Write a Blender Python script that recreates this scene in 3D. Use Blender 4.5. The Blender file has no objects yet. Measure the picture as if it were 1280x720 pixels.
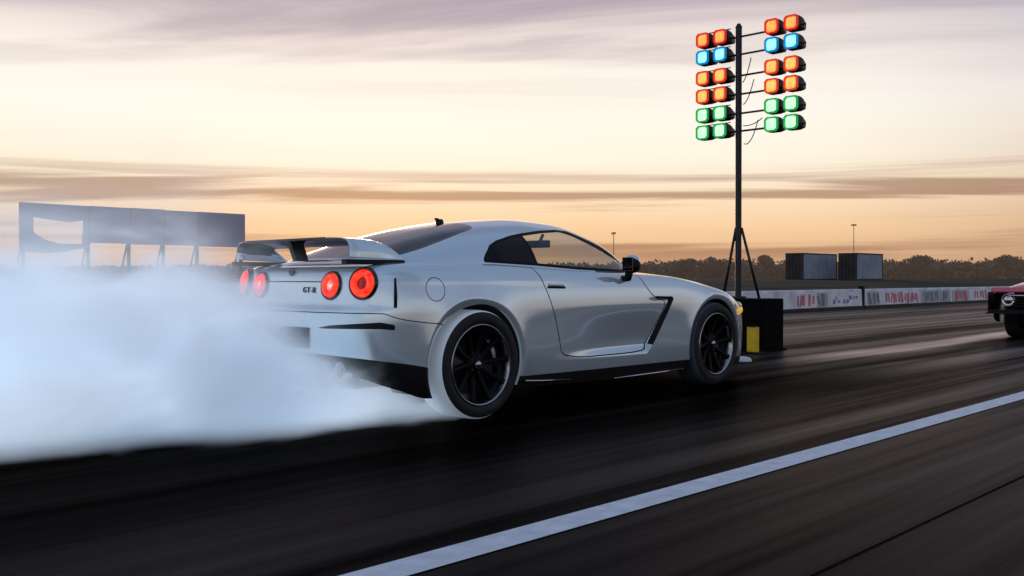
import bpy, bmesh, math, random
import numpy as np

random.seed(7)
rng = np.random.default_rng(7)
R = math.radians
scene = bpy.context.scene
COL = scene.collection

# ----------------------------------------------------------------- helpers
def pchip(xs, ys):
    xs = np.asarray(xs, float); ys = np.asarray(ys, float)
    h = np.diff(xs); s = np.diff(ys) / h
    m = np.zeros_like(ys)
    for i in range(1, len(xs) - 1):
        if s[i-1] * s[i] > 0:
            w1 = 2*h[i] + h[i-1]; w2 = h[i] + 2*h[i-1]
            m[i] = (w1 + w2) / (w1/s[i-1] + w2/s[i])
    m[0], m[-1] = s[0], s[-1]
    def f(x):
        x = np.clip(np.asarray(x, float), xs[0], xs[-1])
        i = np.clip(np.searchsorted(xs, x) - 1, 0, len(h) - 1)
        t = (x - xs[i]) / h[i]
        return ((1+2*t)*(1-t)**2*ys[i] + t*(1-t)**2*h[i]*m[i]
                + t*t*(3-2*t)*ys[i+1] + t*t*(t-1)*h[i]*m[i+1])
    return f

def sstep(a, b, x):
    t = np.clip((np.asarray(x, float) - a) / (b - a), 0, 1)
    return t*t*(3-2*t)

def poly_sdf(px, pz, poly):
    """signed distance, positive inside"""
    P = np.stack([px, pz], -1); poly = np.asarray(poly, float)
    best = np.full(len(P), 1e9); ins = np.zeros(len(P), bool)
    n = len(poly)
    for i in range(n):
        a, b = poly[i], poly[(i+1) % n]
        e = b - a; w = P - a
        t = np.clip((w @ e) / (e @ e + 1e-12), 0, 1)
        d = np.linalg.norm(w - t[:, None]*e, axis=1)
        best = np.minimum(best, d)
        c = (a[1] > P[:, 1]) != (b[1] > P[:, 1])
        with np.errstate(divide='ignore', invalid='ignore'):
            xi = a[0] + (P[:, 1]-a[1]) / (b[1]-a[1] + 1e-15) * (b[0]-a[0])
        ins ^= c & (P[:, 0] < xi)
    return np.where(ins, best, -best)

def line_dist(px, pz, pts):
    P = np.stack([px, pz], -1); pts = np.asarray(pts, float)
    best = np.full(len(P), 1e9)
    for a, b in zip(pts[:-1], pts[1:]):
        e = b - a; w = P - a
        t = np.clip((w @ e) / (e @ e + 1e-12), 0, 1)
        best = np.minimum(best, np.linalg.norm(w - t[:, None]*e, axis=1))
    return best

def rounded(poly, it=2):
    p = np.asarray(poly, float)
    for _ in range(it):
        q = np.roll(p, -1, 0)
        p = np.stack([.8*p+.2*q, .2*p+.8*q], 1).reshape(-1, 2)
    return p

def grid_normals(G):
    du = np.gradient(G, axis=0); dv = np.gradient(G, axis=1)
    n = np.cross(du, dv); l = np.linalg.norm(n, axis=-1, keepdims=True)
    return n / np.maximum(l, 1e-12)

def grid_faces(nu, nv, off=0, flip=False):
    F = []
    for i in range(nu-1):
        for j in range(nv-1):
            a = off+i*nv+j; b = a+1; c = a+nv+1; d = a+nv
            F.append((a, d, c, b) if not flip else (a, b, c, d))
    return F

def clip(V, F, d):
    """keep the part of the mesh where d >= 0 (all columns of V interpolate)"""
    d = np.where(np.abs(d) < 1e-6, 1e-6, d)
    ins = d > 0
    new = []; cache = {}; out = []; n0 = len(V)
    insl = ins.tolist(); dl = d.tolist()
    def cut(i, j):
        k = (i, j) if i < j else (j, i)
        if k not in cache:
            a, b = k; t = dl[a] / (dl[a] - dl[b])
            cache[k] = n0 + len(new); new.append(V[a] + t*(V[b]-V[a]))
        return cache[k]
    for f in F:
        s = [insl[i] for i in f]
        if all(s): out.append(f)
        elif any(s):
            p = []
            for k in range(len(f)):
                i, j = f[k], f[(k+1) % len(f)]
                if insl[i]: p.append(i)
                if insl[i] != insl[j]: p.append(cut(i, j))
            if len(p) > 2: out.append(tuple(p))
    V2 = np.vstack([V, np.array(new)]) if new else V
    return compact(V2, out)

def compact(V, F):
    used = sorted({i for f in F for i in f})
    mp = {o: k for k, o in enumerate(used)}
    return V[used] if used else V[:0], [tuple(mp[i] for i in f) for f in F]

def split(V, F, fn):
    d = fn(V)
    return clip(V, F, d), clip(V, F, -d)

def link(name, me, mat, parent=None):
    o = bpy.data.objects.new(name, me); COL.objects.link(o)
    if mat is not None:
        if isinstance(mat, (list, tuple)):
            for m in mat: me.materials.append(m)
        else: me.materials.append(mat)
    if parent is not None: o.parent = parent
    return o

def base_of(parent):
    v = np.zeros(3); p = parent
    while p is not None:
        v += np.array(p.location); p = p.parent
    return v

def obj(name, V, F, mat, parent=None, smooth=True, loc=None):
    """V in world metres; the mesh is stored relative to its thing's base"""
    V = np.asarray(V, float)
    me = bpy.data.meshes.new(name)
    b = base_of(parent) if parent is not None else (np.array(loc, float) if loc is not None else np.zeros(3))
    me.from_pydata((V[:, :3]-b).tolist(), [], [tuple(int(i) for i in f) for f in F])
    me.update()
    if smooth and len(me.polygons):
        me.polygons.foreach_set('use_smooth', [True]*len(me.polygons))
    if V.shape[1] >= 6 and len(F):
        n = V[:, 3:6]; n = n/np.maximum(np.linalg.norm(n, axis=1, keepdims=True), 1e-9)
        me.normals_split_custom_set_from_vertices(n.tolist())
    o = link(name, me, mat, parent)
    if parent is None and loc is not None: o.location = loc
    return o

class MB:
    """collects simple solids into ONE mesh (world coordinates)"""
    def __init__(s): s.V = []; s.F = []
    def add(s, V, F):
        o = len(s.V); s.V += [tuple(v) for v in V]; s.F += [tuple(i+o for i in f) for f in F]; return s
    def box(s, c, d, rz=0, bev=0.0):
        bm = bmesh.new(); bmesh.ops.create_cube(bm, size=1)
        for v in bm.verts: v.co.x *= d[0]; v.co.y *= d[1]; v.co.z *= d[2]
        if bev > 0: bmesh.ops.bevel(bm, geom=list(bm.edges), offset=bev, segments=2, affect='EDGES', profile=.6)
        ca, sa = math.cos(rz), math.sin(rz); bm.verts.index_update()
        V = [(c[0]+v.co.x*ca-v.co.y*sa, c[1]+v.co.x*sa+v.co.y*ca, c[2]+v.co.z) for v in bm.verts]
        F = [tuple(v.index for v in f.verts) for f in bm.faces]; bm.free()
        return s.add(V, F)
    def tube(s, pts, r, n=10, cap=True):
        pts = [np.array(p, float) for p in pts]
        rs = r if isinstance(r, (list, tuple)) else [r]*len(pts)
        V = []; F = []
        ref = None
        for i, p in enumerate(pts):
            t = pts[min(i+1, len(pts)-1)] - pts[max(i-1, 0)]; t /= np.linalg.norm(t)+1e-12
            if ref is None:
                ref = np.array([0, 0, 1.]) if abs(t[2]) < .9 else np.array([1., 0, 0])
            a = np.cross(t, ref); a /= np.linalg.norm(a)+1e-12; b = np.cross(t, a)
            ref = -b if False else ref
            for k in range(n):
                q = 2*math.pi*k/n
                V.append(p + rs[i]*(math.cos(q)*a + math.sin(q)*b))
        for i in range(len(pts)-1):
            for k in range(n):
                k2 = (k+1) % n
                F.append((i*n+k, i*n+k2, (i+1)*n+k2, (i+1)*n+k))
        if cap:
            F.append(tuple(reversed(range(n)))); F.append(tuple((len(pts)-1)*n+k for k in range(n)))
        return s.add(V, F)
    def quad(s, a, b, c, d): return s.add([a, b, c, d], [(0, 1, 2, 3)])
    def build(s, name, mat, parent=None, smooth=False, loc=None):
        o = obj(name, np.array(s.V), s.F, mat, parent, smooth, loc)
        if smooth == 'auto': pass
        return o

def lathe(profile, center, axis, n=64, up=None, closed=False, a0=0, a1=2*math.pi):
    """profile: (radius, offset along axis)"""
    c = np.array(center, float); ax = np.array(axis, float); ax /= np.linalg.norm(ax)
    h = np.array([0, 0, 1.]) if abs(ax[2]) < .9 else np.array([1., 0, 0])
    e1 = np.cross(h, ax); e1 /= np.linalg.norm(e1); e2 = np.cross(ax, e1)
    pr = np.array(profile, float); V = []; F = []; m = len(pr)
    full = abs(a1-a0-2*math.pi) < 1e-6
    cnt = n if full else n+1
    for k in range(cnt):
        q = a0+(a1-a0)*k/n
        d = math.cos(q)*e1 + math.sin(q)*e2
        for r, o in pr: V.append(c + r*d + o*ax)
    for k in range(n):
        k2 = (k+1) % cnt
        for j in range(m-1 if not closed else m):
            j2 = (j+1) % m
            F.append((k*m+j, k2*m+j, k2*m+j2, k*m+j2))
    return np.array(V), F

def tag(o, label=None, cat=None, group=None, kind=None):
    if label: o['label'] = label
    if cat: o['category'] = cat
    if group: o['group'] = group
    if kind: o['kind'] = kind
    return o

def thing(name, loc, label, cat, group=None):
    o = bpy.data.objects.new(name, None); COL.objects.link(o); o.location = loc
    o.empty_display_size = .2
    return tag(o, label, cat, group)

def copy_tree(o, parent=None):
    c = o.copy(); COL.objects.link(c); c.parent = parent
    for ch in [k for k in bpy.data.objects if k.parent == o]: copy_tree(ch, c)
    return c

# --------------------------------------------------------------- materials
def lin(r, g, b):
    f = lambda c: (c/255/12.92 if c/255 <= .04045 else ((c/255+.055)/1.055)**2.4)
    return (f(r), f(g), f(b), 1)

def nmat(name):
    m = bpy.data.materials.new(name); m.use_nodes = True
    nt = m.node_tree; nt.nodes.clear()
    out = nt.nodes.new('ShaderNodeOutputMaterial')
    return m, nt, out

def N(nt, t, **kw):
    n = nt.nodes.new(t)
    for k, v in kw.items(): setattr(n, k, v)
    return n

def pbr(name, base, rough=.5, metal=0., coat=0., noise=.0, nscale=8., emit=None, estr=0., spec=.5, bump=0., bscale=60., rnoise=0., aniso=None):
    m, nt, out = nmat(name)
    b = N(nt, 'ShaderNodeBsdfPrincipled'); nt.links.new(b.outputs[0], out.inputs[0])
    b.inputs['Base Color'].default_value = (*base[:3], 1)
    b.inputs['Roughness'].default_value = rough
    b.inputs['Metallic'].default_value = metal
    b.inputs['Coat Weight'].default_value = coat
    b.inputs['Coat Roughness'].default_value = .03
    b.inputs['Specular IOR Level'].default_value = spec
    if emit:
        b.inputs['Emission Color'].default_value = (*emit[:3], 1); b.inputs['Emission Strength'].default_value = estr
    tc = N(nt, 'ShaderNodeTexCoord')
    if noise > 0 or rnoise > 0:
        tx = N(nt, 'ShaderNodeTexNoise'); tx.inputs['Scale'].default_value = nscale; tx.inputs['Detail'].default_value = 6
        nt.links.new(tc.outputs['Object'], tx.inputs['Vector'])
        if noise > 0:
            mr = N(nt, 'ShaderNodeMapRange'); mr.inputs[1].default_value = .3; mr.inputs[2].default_value = .7
            mr.inputs[3].default_value = 1-noise; mr.inputs[4].default_value = 1+noise
            nt.links.new(tx.outputs[0], mr.inputs[0])
            mx = N(nt, 'ShaderNodeMix', data_type='RGBA', blend_type='MULTIPLY'); mx.inputs[0].default_value = 1
            mx.inputs[6].default_value = (*base[:3], 1); nt.links.new(mr.outputs[0], mx.inputs[7])
            nt.links.new(mx.outputs[2], b.inputs['Base Color'])
        if rnoise > 0:
            mr = N(nt, 'ShaderNodeMapRange'); mr.inputs[1].default_value = .3; mr.inputs[2].default_value = .7
            mr.inputs[3].default_value = max(0.02, rough-rnoise); mr.inputs[4].default_value = rough+rnoise
            nt.links.new(tx.outputs[0], mr.inputs[0]); nt.links.new(mr.outputs[0], b.inputs['Roughness'])
    if bump > 0:
        tb = N(nt, 'ShaderNodeTexNoise'); tb.inputs['Scale'].default_value = bscale; tb.inputs['Detail'].default_value = 4
        nt.links.new(tc.outputs['Object'], tb.inputs['Vector'])
        bp = N(nt, 'ShaderNodeBump'); bp.inputs['Strength'].default_value = bump; bp.inputs['Distance'].default_value = .02
        nt.links.new(tb.outputs[0], bp.inputs['Height']); nt.links.new(bp.outputs[0], b.inputs['Normal'])
    return m

def glass(name, tint, refl=1.0, opac=0.0, rough=.0):
    """thin pane: fresnel mirror over a tinted see-through sheet"""
    m, nt, out = nmat(name)
    tr = N(nt, 'ShaderNodeBsdfTransparent'); tr.inputs[0].default_value = (*tint[:3], 1)
    df = N(nt, 'ShaderNodeBsdfDiffuse'); df.inputs[0].default_value = (.004, .005, .007, 1)
    gl = N(nt, 'ShaderNodeBsdfGlossy'); gl.inputs['Roughness'].default_value = rough; gl.inputs[0].default_value = (refl, refl, refl, 1)
    lw = N(nt, 'ShaderNodeLayerWeight'); lw.inputs[0].default_value = .5
    pw = N(nt, 'ShaderNodeMath', operation='POWER'); nt.links.new(lw.outputs['Facing'], pw.inputs[0]); pw.inputs[1].default_value = 4.5
    fr = N(nt, 'ShaderNodeMath', operation='MULTIPLY_ADD'); nt.links.new(pw.outputs[0], fr.inputs[0]); fr.inputs[1].default_value = .9; fr.inputs[2].default_value = .045
    m1 = N(nt, 'ShaderNodeMixShader'); m1.inputs[0].default_value = opac
    nt.links.new(tr.outputs[0], m1.inputs[1]); nt.links.new(df.outputs[0], m1.inputs[2])
    m2 = N(nt, 'ShaderNodeMixShader'); nt.links.new(fr.outputs[0], m2.inputs[0])
    nt.links.new(m1.outputs[0], m2.inputs[1]); nt.links.new(gl.outputs[0], m2.inputs[2])
    nt.links.new(m2.outputs[0], out.inputs[0])
    return m

def car_paint(name, base, metal, rough, dirt=.0):
    m, nt, out = nmat(name)
    b = N(nt, 'ShaderNodeBsdfPrincipled'); nt.links.new(b.outputs[0], out.inputs[0])
    b.inputs['Metallic'].default_value = metal; b.inputs['Roughness'].default_value = rough
    b.inputs['Coat Weight'].default_value = .8; b.inputs['Coat Roughness'].default_value = .025
    tc = N(nt, 'ShaderNodeTexCoord'); sp = N(nt, 'ShaderNodeSeparateXYZ'); nt.links.new(tc.outputs['Object'], sp.inputs[0])
    nz = N(nt, 'ShaderNodeTexNoise'); nz.inputs['Scale'].default_value = 5; nz.inputs['Detail'].default_value = 8
    nt.links.new(tc.outputs['Object'], nz.inputs['Vector'])
    low = N(nt, 'ShaderNodeMapRange'); low.inputs[1].default_value = .55; low.inputs[2].default_value = .12
    nt.links.new(sp.outputs[2], low.inputs[0])
    mu = N(nt, 'ShaderNodeMath', operation='MULTIPLY'); nt.links.new(low.outputs[0], mu.inputs[0]); nt.links.new(nz.outputs[0], mu.inputs[1])
    mu2 = N(nt, 'ShaderNodeMath', operation='MULTIPLY'); nt.links.new(mu.outputs[0], mu2.inputs[0]); mu2.inputs[1].default_value = dirt
    mx = N(nt, 'ShaderNodeMix', data_type='RGBA'); nt.links.new(mu2.outputs[0], mx.inputs[0])
    mx.inputs[6].default_value = (*base[:3], 1); mx.inputs[7].default_value = (.03, .03, .033, 1)
    nt.links.new(mx.outputs[2], b.inputs['Base Color'])
    ra = N(nt, 'ShaderNodeMath', operation='MULTIPLY_ADD'); nt.links.new(mu2.outputs[0], ra.inputs[0]); ra.inputs[1].default_value = .5; ra.inputs[2].default_value = rough
    nt.links.new(ra.outputs[0], b.inputs['Roughness'])
    fl = N(nt, 'ShaderNodeTexNoise'); fl.inputs['Scale'].default_value = 900
    nt.links.new(tc.outputs['Object'], fl.inputs['Vector'])
    bp = N(nt, 'ShaderNodeBump'); bp.inputs['Strength'].default_value = .012; bp.inputs['Distance'].default_value = .002
    nt.links.new(fl.outputs[0], bp.inputs['Height']); nt.links.new(bp.outputs[0], b.inputs['Normal'])
    return m

def lamp_mat(name, core, edge, strength):
    """glowing lens: hotter in the middle than at the rim"""
    m, nt, out = nmat(name)
    tc = N(nt, 'ShaderNodeTexCoord')
    nz = N(nt, 'ShaderNodeTexNoise'); nz.inputs['Scale'].default_value = 32; nz.inputs['Detail'].default_value = 5
    nt.links.new(tc.outputs['Object'], nz.inputs['Vector'])
    lw = N(nt, 'ShaderNodeLayerWeight'); lw.inputs[0].default_value = .35
    ad = N(nt, 'ShaderNodeMath', operation='MULTIPLY_ADD'); nt.links.new(nz.outputs[0], ad.inputs[0]); ad.inputs[1].default_value = 3.0; ad.inputs[2].default_value = -.95
    mx = N(nt, 'ShaderNodeMix', data_type='RGBA', clamp_factor=True)
    nt.links.new(ad.outputs[0], mx.inputs[0]); mx.inputs[6].default_value = (*edge[:3], 1); mx.inputs[7].default_value = (*core[:3], 1)
    b = N(nt, 'ShaderNodeBsdfPrincipled'); b.inputs['Base Color'].default_value = (*edge[:3], 1); b.inputs['Roughness'].default_value = .15
    nt.links.new(mx.outputs[2], b.inputs['Emission Color']); b.inputs['Emission Strength'].default_value = strength
    nt.links.new(b.outputs[0], out.inputs[0])
    return m

M = {}
M['paint'] = car_paint('pearl silver paint', (.77, .88, .92), .48, .11, dirt=.25)
M['black'] = pbr('black plastic', (.006, .006, .0065), .5, noise=.3, nscale=30, spec=.25)
M['gloss'] = pbr('gloss black trim', (.006, .006, .007), .12, coat=.5)
M['rubber'] = pbr('tyre rubber', (.012, .012, .013), .75, noise=.35, nscale=20)
M['dusty_glow'] = pbr('smoke-dusted tread rubber with added glow', (.92, .945, .97), .9, noise=.05, nscale=5, emit=(.55, .68, .82), estr=.16)  # pale smoke dust, plus a bluish emission added so the tread looks lit
M['scuffed'] = pbr('scuffed tread rubber', (.085, .11, .135), .9, noise=.2, nscale=9)
M['rim'] = pbr('dark alloy', (.005, .005, .0055), .5, .2, noise=.2, spec=.15)
M['lip'] = pbr('machined rim lip', (.42, .42, .44), .22, 1.0, rnoise=.1, nscale=14)
M['disc'] = pbr('brake disc steel', (.05, .05, .052), .4, 1.0)
M['chrome'] = pbr('bright metal', (.6, .6, .62), .18, 1.0)
M['interior'] = pbr('cabin trim', (.018, .017, .017), .8, noise=.3)
M['glass'] = glass('side glass', (.86, .88, .86), .9)
M['dark_glass'] = glass('dark rear glass', (.05, .05, .06), 1.0, .75, .02)
M['screen'] = glass('windscreen glass', (.7, .74, .73), .95)
M['trim'] = pbr('matt black window trim', (.006, .006, .007), .6, spec=.12)
M['quarter'] = glass('black quarter glass', (.04, .04, .05), .35, .8, .02)
M['groove'] = pbr('panel gap shadow', (.004, .004, .005), .9)

# ============================================================== COUPE BODY
WR = .35                     # wheel radius
XF = 2.78                    # wheelbase (rear axle at x = 0)
X0, LRE, NRE = -.845, .46, 3.1     # rear end of the plan outline
X1, LFR, NFR = 3.70, 1.0, 3.2      # front end

_wx = pchip([-1.0, -.5, 0, .45, 1.2, 2.0, 2.78, 3.3, 3.8], [.890, .922, .938, .922, .903, .912, .928, .912, .89])
_tum = pchip([.05, .15, .25, .38, .5, .62, .69, .74, .82, .90, .96, 1.05], [.045, .03, .014, .004, 0, 0, .001, .004, .014, .032, .052, .09])
_zt = pchip([-1.0, -.85, -.4, .2, .67, 1.1, 1.63, 1.95, 2.26, 2.64, 2.98, 3.25, 3.45, 3.6, 3.75],
            [.985, .985, .998, 1.0, .985, .965, .945, .938, .920, .860, .800, .708, .640, .60, .58])
_zb = pchip([-1.0, -.85, -.80, -.72, -.62, -.44, -.2, .3, 1.4, 2.3, 3.0, 3.8], [.24, .26, .30, .26, .225, .17, .16, .165, .15, .15, .15, .13])
_rear = pchip([.0, .2, .32, .44, .56, .64, .70, .74, .80, .88, .95, 1.03], [.16, .13, .05, .005, 0, .005, .016, .036, .046, .058, .072, .10])
_front = pchip([.0, .15, .3, .5, .65, .8], [-.06, -.02, 0, -.01, -.05, -.12])
XV = lambda z: 1.87 + (z-.39)*.771

def arch_bump(x, z, cx, rf_front, rf_back):
    dx = x-cx; dz = z-WR; r = np.hypot(dx, dz)
    a = np.arctan2(dz, dx)
    rf = rf_front + (rf_back-rf_front)*sstep(-.2, .9, -np.cos(a))
    out = .015*np.exp(-np.clip(r-rf, 0, None)/.11)
    lip = np.where(r < rf, -.55*(rf-r), 0)
    fade = sstep(-.26, .02, dz)
    return (out+lip)*fade

def side_w(x, z):
    """half width of the body side at (x, z)"""
    w = _wx(x) - _tum(z)
    w = w + arch_bump(x, z, 0., .415, .465) + arch_bump(x, z, XF, .415, .415)
    # scooped lower door that ends at the vent behind the front wheel
    A = sstep(.62, 1.75, x)*.045
    zw = sstep(.318, .392, z)*(1-sstep(.42, .72, z)*(1-.35*sstep(1.80, 2.05, x)))*(1-sstep(.735, .755, z))
    w = w - A*zw*(1-sstep(-.006, .008, x-XV(z)))
    # shoulder crease running back over the rear wing
    w = w + .006*np.exp(-((z-(.90-.0*x))/.03)**2)*sstep(-.9, -.3, x)*(1-sstep(.5, 1.3, x))
    return w

def rear_x(y, z):
    W = side_w(-.7, z); c = (1-np.clip(np.abs(y)/W, 0, 1)**NRE)**(1/NRE)
    return X0+LRE-LRE*c+_rear(z)*c**3

def body_half():
    a = np.linspace(0, math.pi/2, 70)
    def ell(n):
        r = (np.abs(np.cos(a))**n+np.abs(np.sin(a))**n)**(-1/n); return r*np.cos(a), r*np.sin(a)
    cr, sr = ell(NRE); cf, sf = ell(NFR)
    xs = np.concatenate([X0+LRE-LRE*cr, np.linspace(X0+LRE, X1-LFR, 270)[1:-1], (X1-LFR+LFR*cf)[::-1]])
    ws = np.concatenate([sr, np.ones(268), sf[::-1]])
    ce = np.concatenate([cr, np.zeros(268+len(cf))]); cfe = np.concatenate([np.zeros(len(cr)+268), cf[::-1]])
    rnd = [(.10, 0), (.075, .0005), (.055, .003), (.040, .008), (.027, .016), (.017, .027), (.009, .042), (.004, .058), (.001, .075), (0, .092)]
    nz = 74; rows = []
    zb, zt = _zb(xs), _zt(xs)
    for j in range(nz+len(rnd)):
        if j < nz:
            z = zb + (zt-.115-zb)*j/(nz-1); ins = 0
        else:
            z = zt - rnd[j-nz][0]; ins = rnd[j-nz][1]
        w = (side_w(xs, z) - ins)*ws
        x = xs + _rear(z)*ce**3 + ins*ce + _front(z)*cfe**3 - ins*cfe
        rows.append(np.stack([x, -w, z], -1))
    top = rows[-1]
    # filled top: deck, cowl, bonnet
    xc = np.clip(top[:, 0], -.55, 3.0)
    zc = pchip([-.95, -.55, 0, 1.4, 2.0, 2.3, 2.7, 3.0, 3.7], [1.01, 1.025, 1.02, .98, .985, .965, .915, .868, .70])
    K = 22
    for k in range(1, K+1):
        s = k/K
        x = top[:, 0]*(1-s)+xc*s; y = top[:, 1]*(1-s)
        zz = top[:, 2] + (zc(xc)-top[:, 2])*(1-(1-s)**2)
        # bonnet: raised centre with flanks, arched wings
        zz = zz + .016*np.exp(-((np.abs(y)-.72)/.10)**2)*sstep(2.2, 2.7, x)*(1-sstep(3.1, 3.5, x))
        rows.append(np.stack([x, y, zz], -1))
    G = np.stack(rows, 1)
    nn = grid_normals(G)
    nn *= np.sign(nn[G.shape[0]//2, 10, 1])*-1
    att = np.zeros(G.shape[:2]+(1,)); att[:, nz+len(rnd):, 0] = 1
    for k in range(K): att[:, nz+len(rnd)+k, 0] = 1+k/K
    return np.concatenate([G, nn, att], -1)

def mirror_join(H):
    nu, nv = H.shape[:2]
    V1 = H.reshape(-1, H.shape[-1]); V2 = V1.copy(); V2[:, 1] *= -1; V2[:, 4] *= -1
    # orientation of the right half: test one face
    F1 = grid_faces(nu, nv); a, b, c, d = F1[(nu//2)*(nv-1)+10]
    n = np.cross(V1[b, :3]-V1[a, :3], V1[c, :3]-V1[a, :3])
    if n @ V1[a, 3:6] < 0: F1 = grid_faces(nu, nv, flip=True)
    F2 = [tuple(reversed([i+len(V1) for i in f])) for f in F1]
    V = np.vstack([V1, V2]); F = F1+F2
    # weld along y = 0
    key = {}; mp = np.arange(len(V))
    for i in np.where(np.abs(V[:, 1]) < 2e-4)[0]:
        k = tuple(np.round(V[i, :3], 4)); mp[i] = key.setdefault(k, i)
    G = []
    for f in F:
        g = []
        for i in f:
            j = int(mp[i])
            if not g or g[-1] != j: g.append(j)
        if g[0] == g[-1]: g.pop()
        if len(set(g)) == len(g) > 2: G.append(tuple(g))
    V[:, 4] = np.where(np.abs(V[:, 1]) < 2e-4, 0, V[:, 4])
    return compact(V, G)

coupe = thing('sports_coupe', (1.2, 0, 0), 'silver white sports coupe with tall rear wing spinning its smoking rear tyres', 'car')

V, F = mirror_join(body_half())
shellV, shellF = V.copy(), list(F)
ISIDE = lambda V: (np.abs(V[:, 1]) > .45)
big = 1e3
# wheel openings
RS = {0.: 1.13, XF: 1.03}
def opening(V, cx, ro):
    dx = V[:, 0]-cx
    return np.where(ISIDE(V), np.hypot(np.where(dx < 0, dx/RS[cx], dx), V[:, 2]-WR)-ro, big)
for cx, ro in ((0., .388), (XF, .382)):
    V, F = clip(V, F, opening(V, cx, ro))
# cabin opening under the greenhouse
V, F = clip(V, F, np.where(V[:, 6] > .9, -poly_sdf(V[:, 0], np.abs(V[:, 1]), [(-.1, -.66), (1.72, -.66), (1.72, .66), (-.1, .66)]), 1.))
# painted upper body / dark lower edge
zpaint = pchip([-1.0, -.9, -.82, -.43, -.3, .4, 1.3, 2.3, 2.9, 3.8], [.455, .45, .43, .355, .30, .248, .238, .238, .22, .20])
(V, F), (LV, LF) = split(V, F, lambda V: V[:, 2]-zpaint(V[:, 0]))
# side vent behind the front wheel
def ventf(V):
    x, z = V[:, 0], V[:, 2]
    poly = [(1.862, .385), (1.893, .385), (2.166, .738), (2.158, .757), (1.93, .765), (1.93, .752), (2.115, .735)]
    return np.where(ISIDE(V) & (V[:, 6] < .9), poly_sdf(x, z, poly), -1.)
(VV, VF), (V, F) = split(V, F, ventf)
# rear corner slots
def slotf(V):
    y, z = np.abs(V[:, 1]), V[:, 2]
    return np.where((V[:, 0] < -.6) & (V[:, 6] < .9), poly_sdf(y, z, [(.30, .592), (.45, .615), (.80, .640), (.86, .625), (.86, .592), (.80, .600)]), -1.)
(SV, SF), (V, F) = split(V, F, slotf)
# panel gaps
GAP = .0042
door_poly = [(.53, 1.06), (.625, .88), (.665, .80), (.73, .64), (.775, .50), (.82, .335), (1.80, .335), (1.858, .40), (2.105, .725), (1.915, .75), (1.78, .88), (1.74, 1.06)]
door_poly = rounded(door_poly, 2)
doord = lambda V: np.where(ISIDE(V) & (V[:, 6] < 1.02), poly_sdf(V[:, 0], V[:, 2], door_poly), -1.)
(DV, DF), (V, F) = split(V, F, lambda V: doord(V)-GAP)
V, F = clip(V, F, -doord(V)-GAP)
fuelf = lambda V: np.where((V[:, 1] < -.5) & (V[:, 6] < .9), .072-np.hypot(V[:, 0]+.375, V[:, 2]-.836), -1.)
(FV, FF), (V, F) = split(V, F, lambda V: fuelf(V)-.0025)
V, F = clip(V, F, -fuelf(V)-.0025)
zline = pchip([-1.0, -.70, -.655, -.60, -.31], [.692, .692, .672, .655, .618])
bumpf = lambda V: np.where(V[:, 6] < .9, np.minimum(zline(V[:, 0])-V[:, 2], -.31-V[:, 0]), -1.)
(BV, BF), (V, F) = split(V, F, lambda V: bumpf(V)-.003)
V, F = clip(V, F, -bumpf(V)-.003)
obj('rear_bumper', BV, BF, M['paint'], coupe)
body = obj('body', V, F, M['paint'], coupe)
obj('lower_trim', LV, LF, M['black'], coupe)
for s in (-1, 1):
    v, f = clip(VV, VF, s*VV[:, 1]); obj('side_vent', v, f, M['groove'], coupe)
    v, f = clip(SV, SF, s*SV[:, 1]); obj('bumper_slot', v, f, M['groove'], coupe)
fl = obj('fuel_door', FV, FF, M['paint'], coupe)
for s in (-1, 1):
    dv, df = clip(DV, DF, s*DV[:, 1])
    d = obj('door', dv, df, M['paint'], coupe)
    # handle: flush bar with a dark recess
    hy = lambda x, z: s*float(side_w(np.array([x]), np.array([z]))[0])
    mb = MB(); pts = [(x, hy(x, .858)+s*.004, .858-.02*(x-.68)) for x in np.linspace(.69, .84, 6)]
    for p, q in zip(pts[:-1], pts[1:]): mb.tube([p, q], .012, 8)
    mb.build('handle', M['paint'], d, True)
    mb = MB(); mb.tube([(x, hy(x, .843)+s*.0015, .841-.02*(x-.68)) for x in np.linspace(.675, .86, 6)], .0075, 8)
    mb.build('handle_recess', M['groove'], d, True)
# dark shell behind the gaps
k = shellV[:, 6] < .9
sv, sf = clip(shellV, shellF, np.where(shellV[:, 6] < .5, 1., -1.))
for cx in (0., XF):
    sv, sf = clip(sv, sf, opening(sv, cx, .40))
sv = sv.copy(); sv[:, :3] -= sv[:, 3:6]*.012
obj('inner_shell', sv, sf, M['groove'], coupe)
# rear arch lips + liners
for cx, ro, a_lo in ((0., .388, -.42), (XF, .382, -.42)):
    for s in (-1, 1):
        an = np.linspace(a_lo, math.pi-a_lo, 60)
        ln = MB(); rows = []
        for t in an:
            ct = math.cos(t)*(RS[cx] if math.cos(t) < 0 else 1); x = cx+ro*ct; z = WR+ro*math.sin(t)
            y = float(side_w(np.array([x]), np.array([max(z, .15)]))[0])
            if x < X0+LRE:
                c = min(1, ((X0+LRE-x)/LRE)); y *= (1-c**NRE)**(1/NRE)
            rows.append([(x, s*y, z), (x, s*(y-.02), z), (cx+(ro+.03)*ct, s*(y-.03), WR+(ro+.03)*math.sin(t)), (cx+(ro+.03)*ct, s*.56, WR+(ro+.03)*math.sin(t))])
        RW = np.array(rows)
        obj('arch_lip', RW[:, :2].reshape(-1, 3), grid_faces(60, 2), M['paint'], coupe)
        lv = RW[:, 1:].reshape(-1, 3); lf = grid_faces(60, 3)
        lv = np.vstack([lv, [[cx, s*.56, WR]]]); c = len(lv)-1
        lf += [(i*3+2, (i+1)*3+2, c) for i in range(59)]
        obj('arch_liner', lv, lf, M['groove'], coupe)
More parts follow.
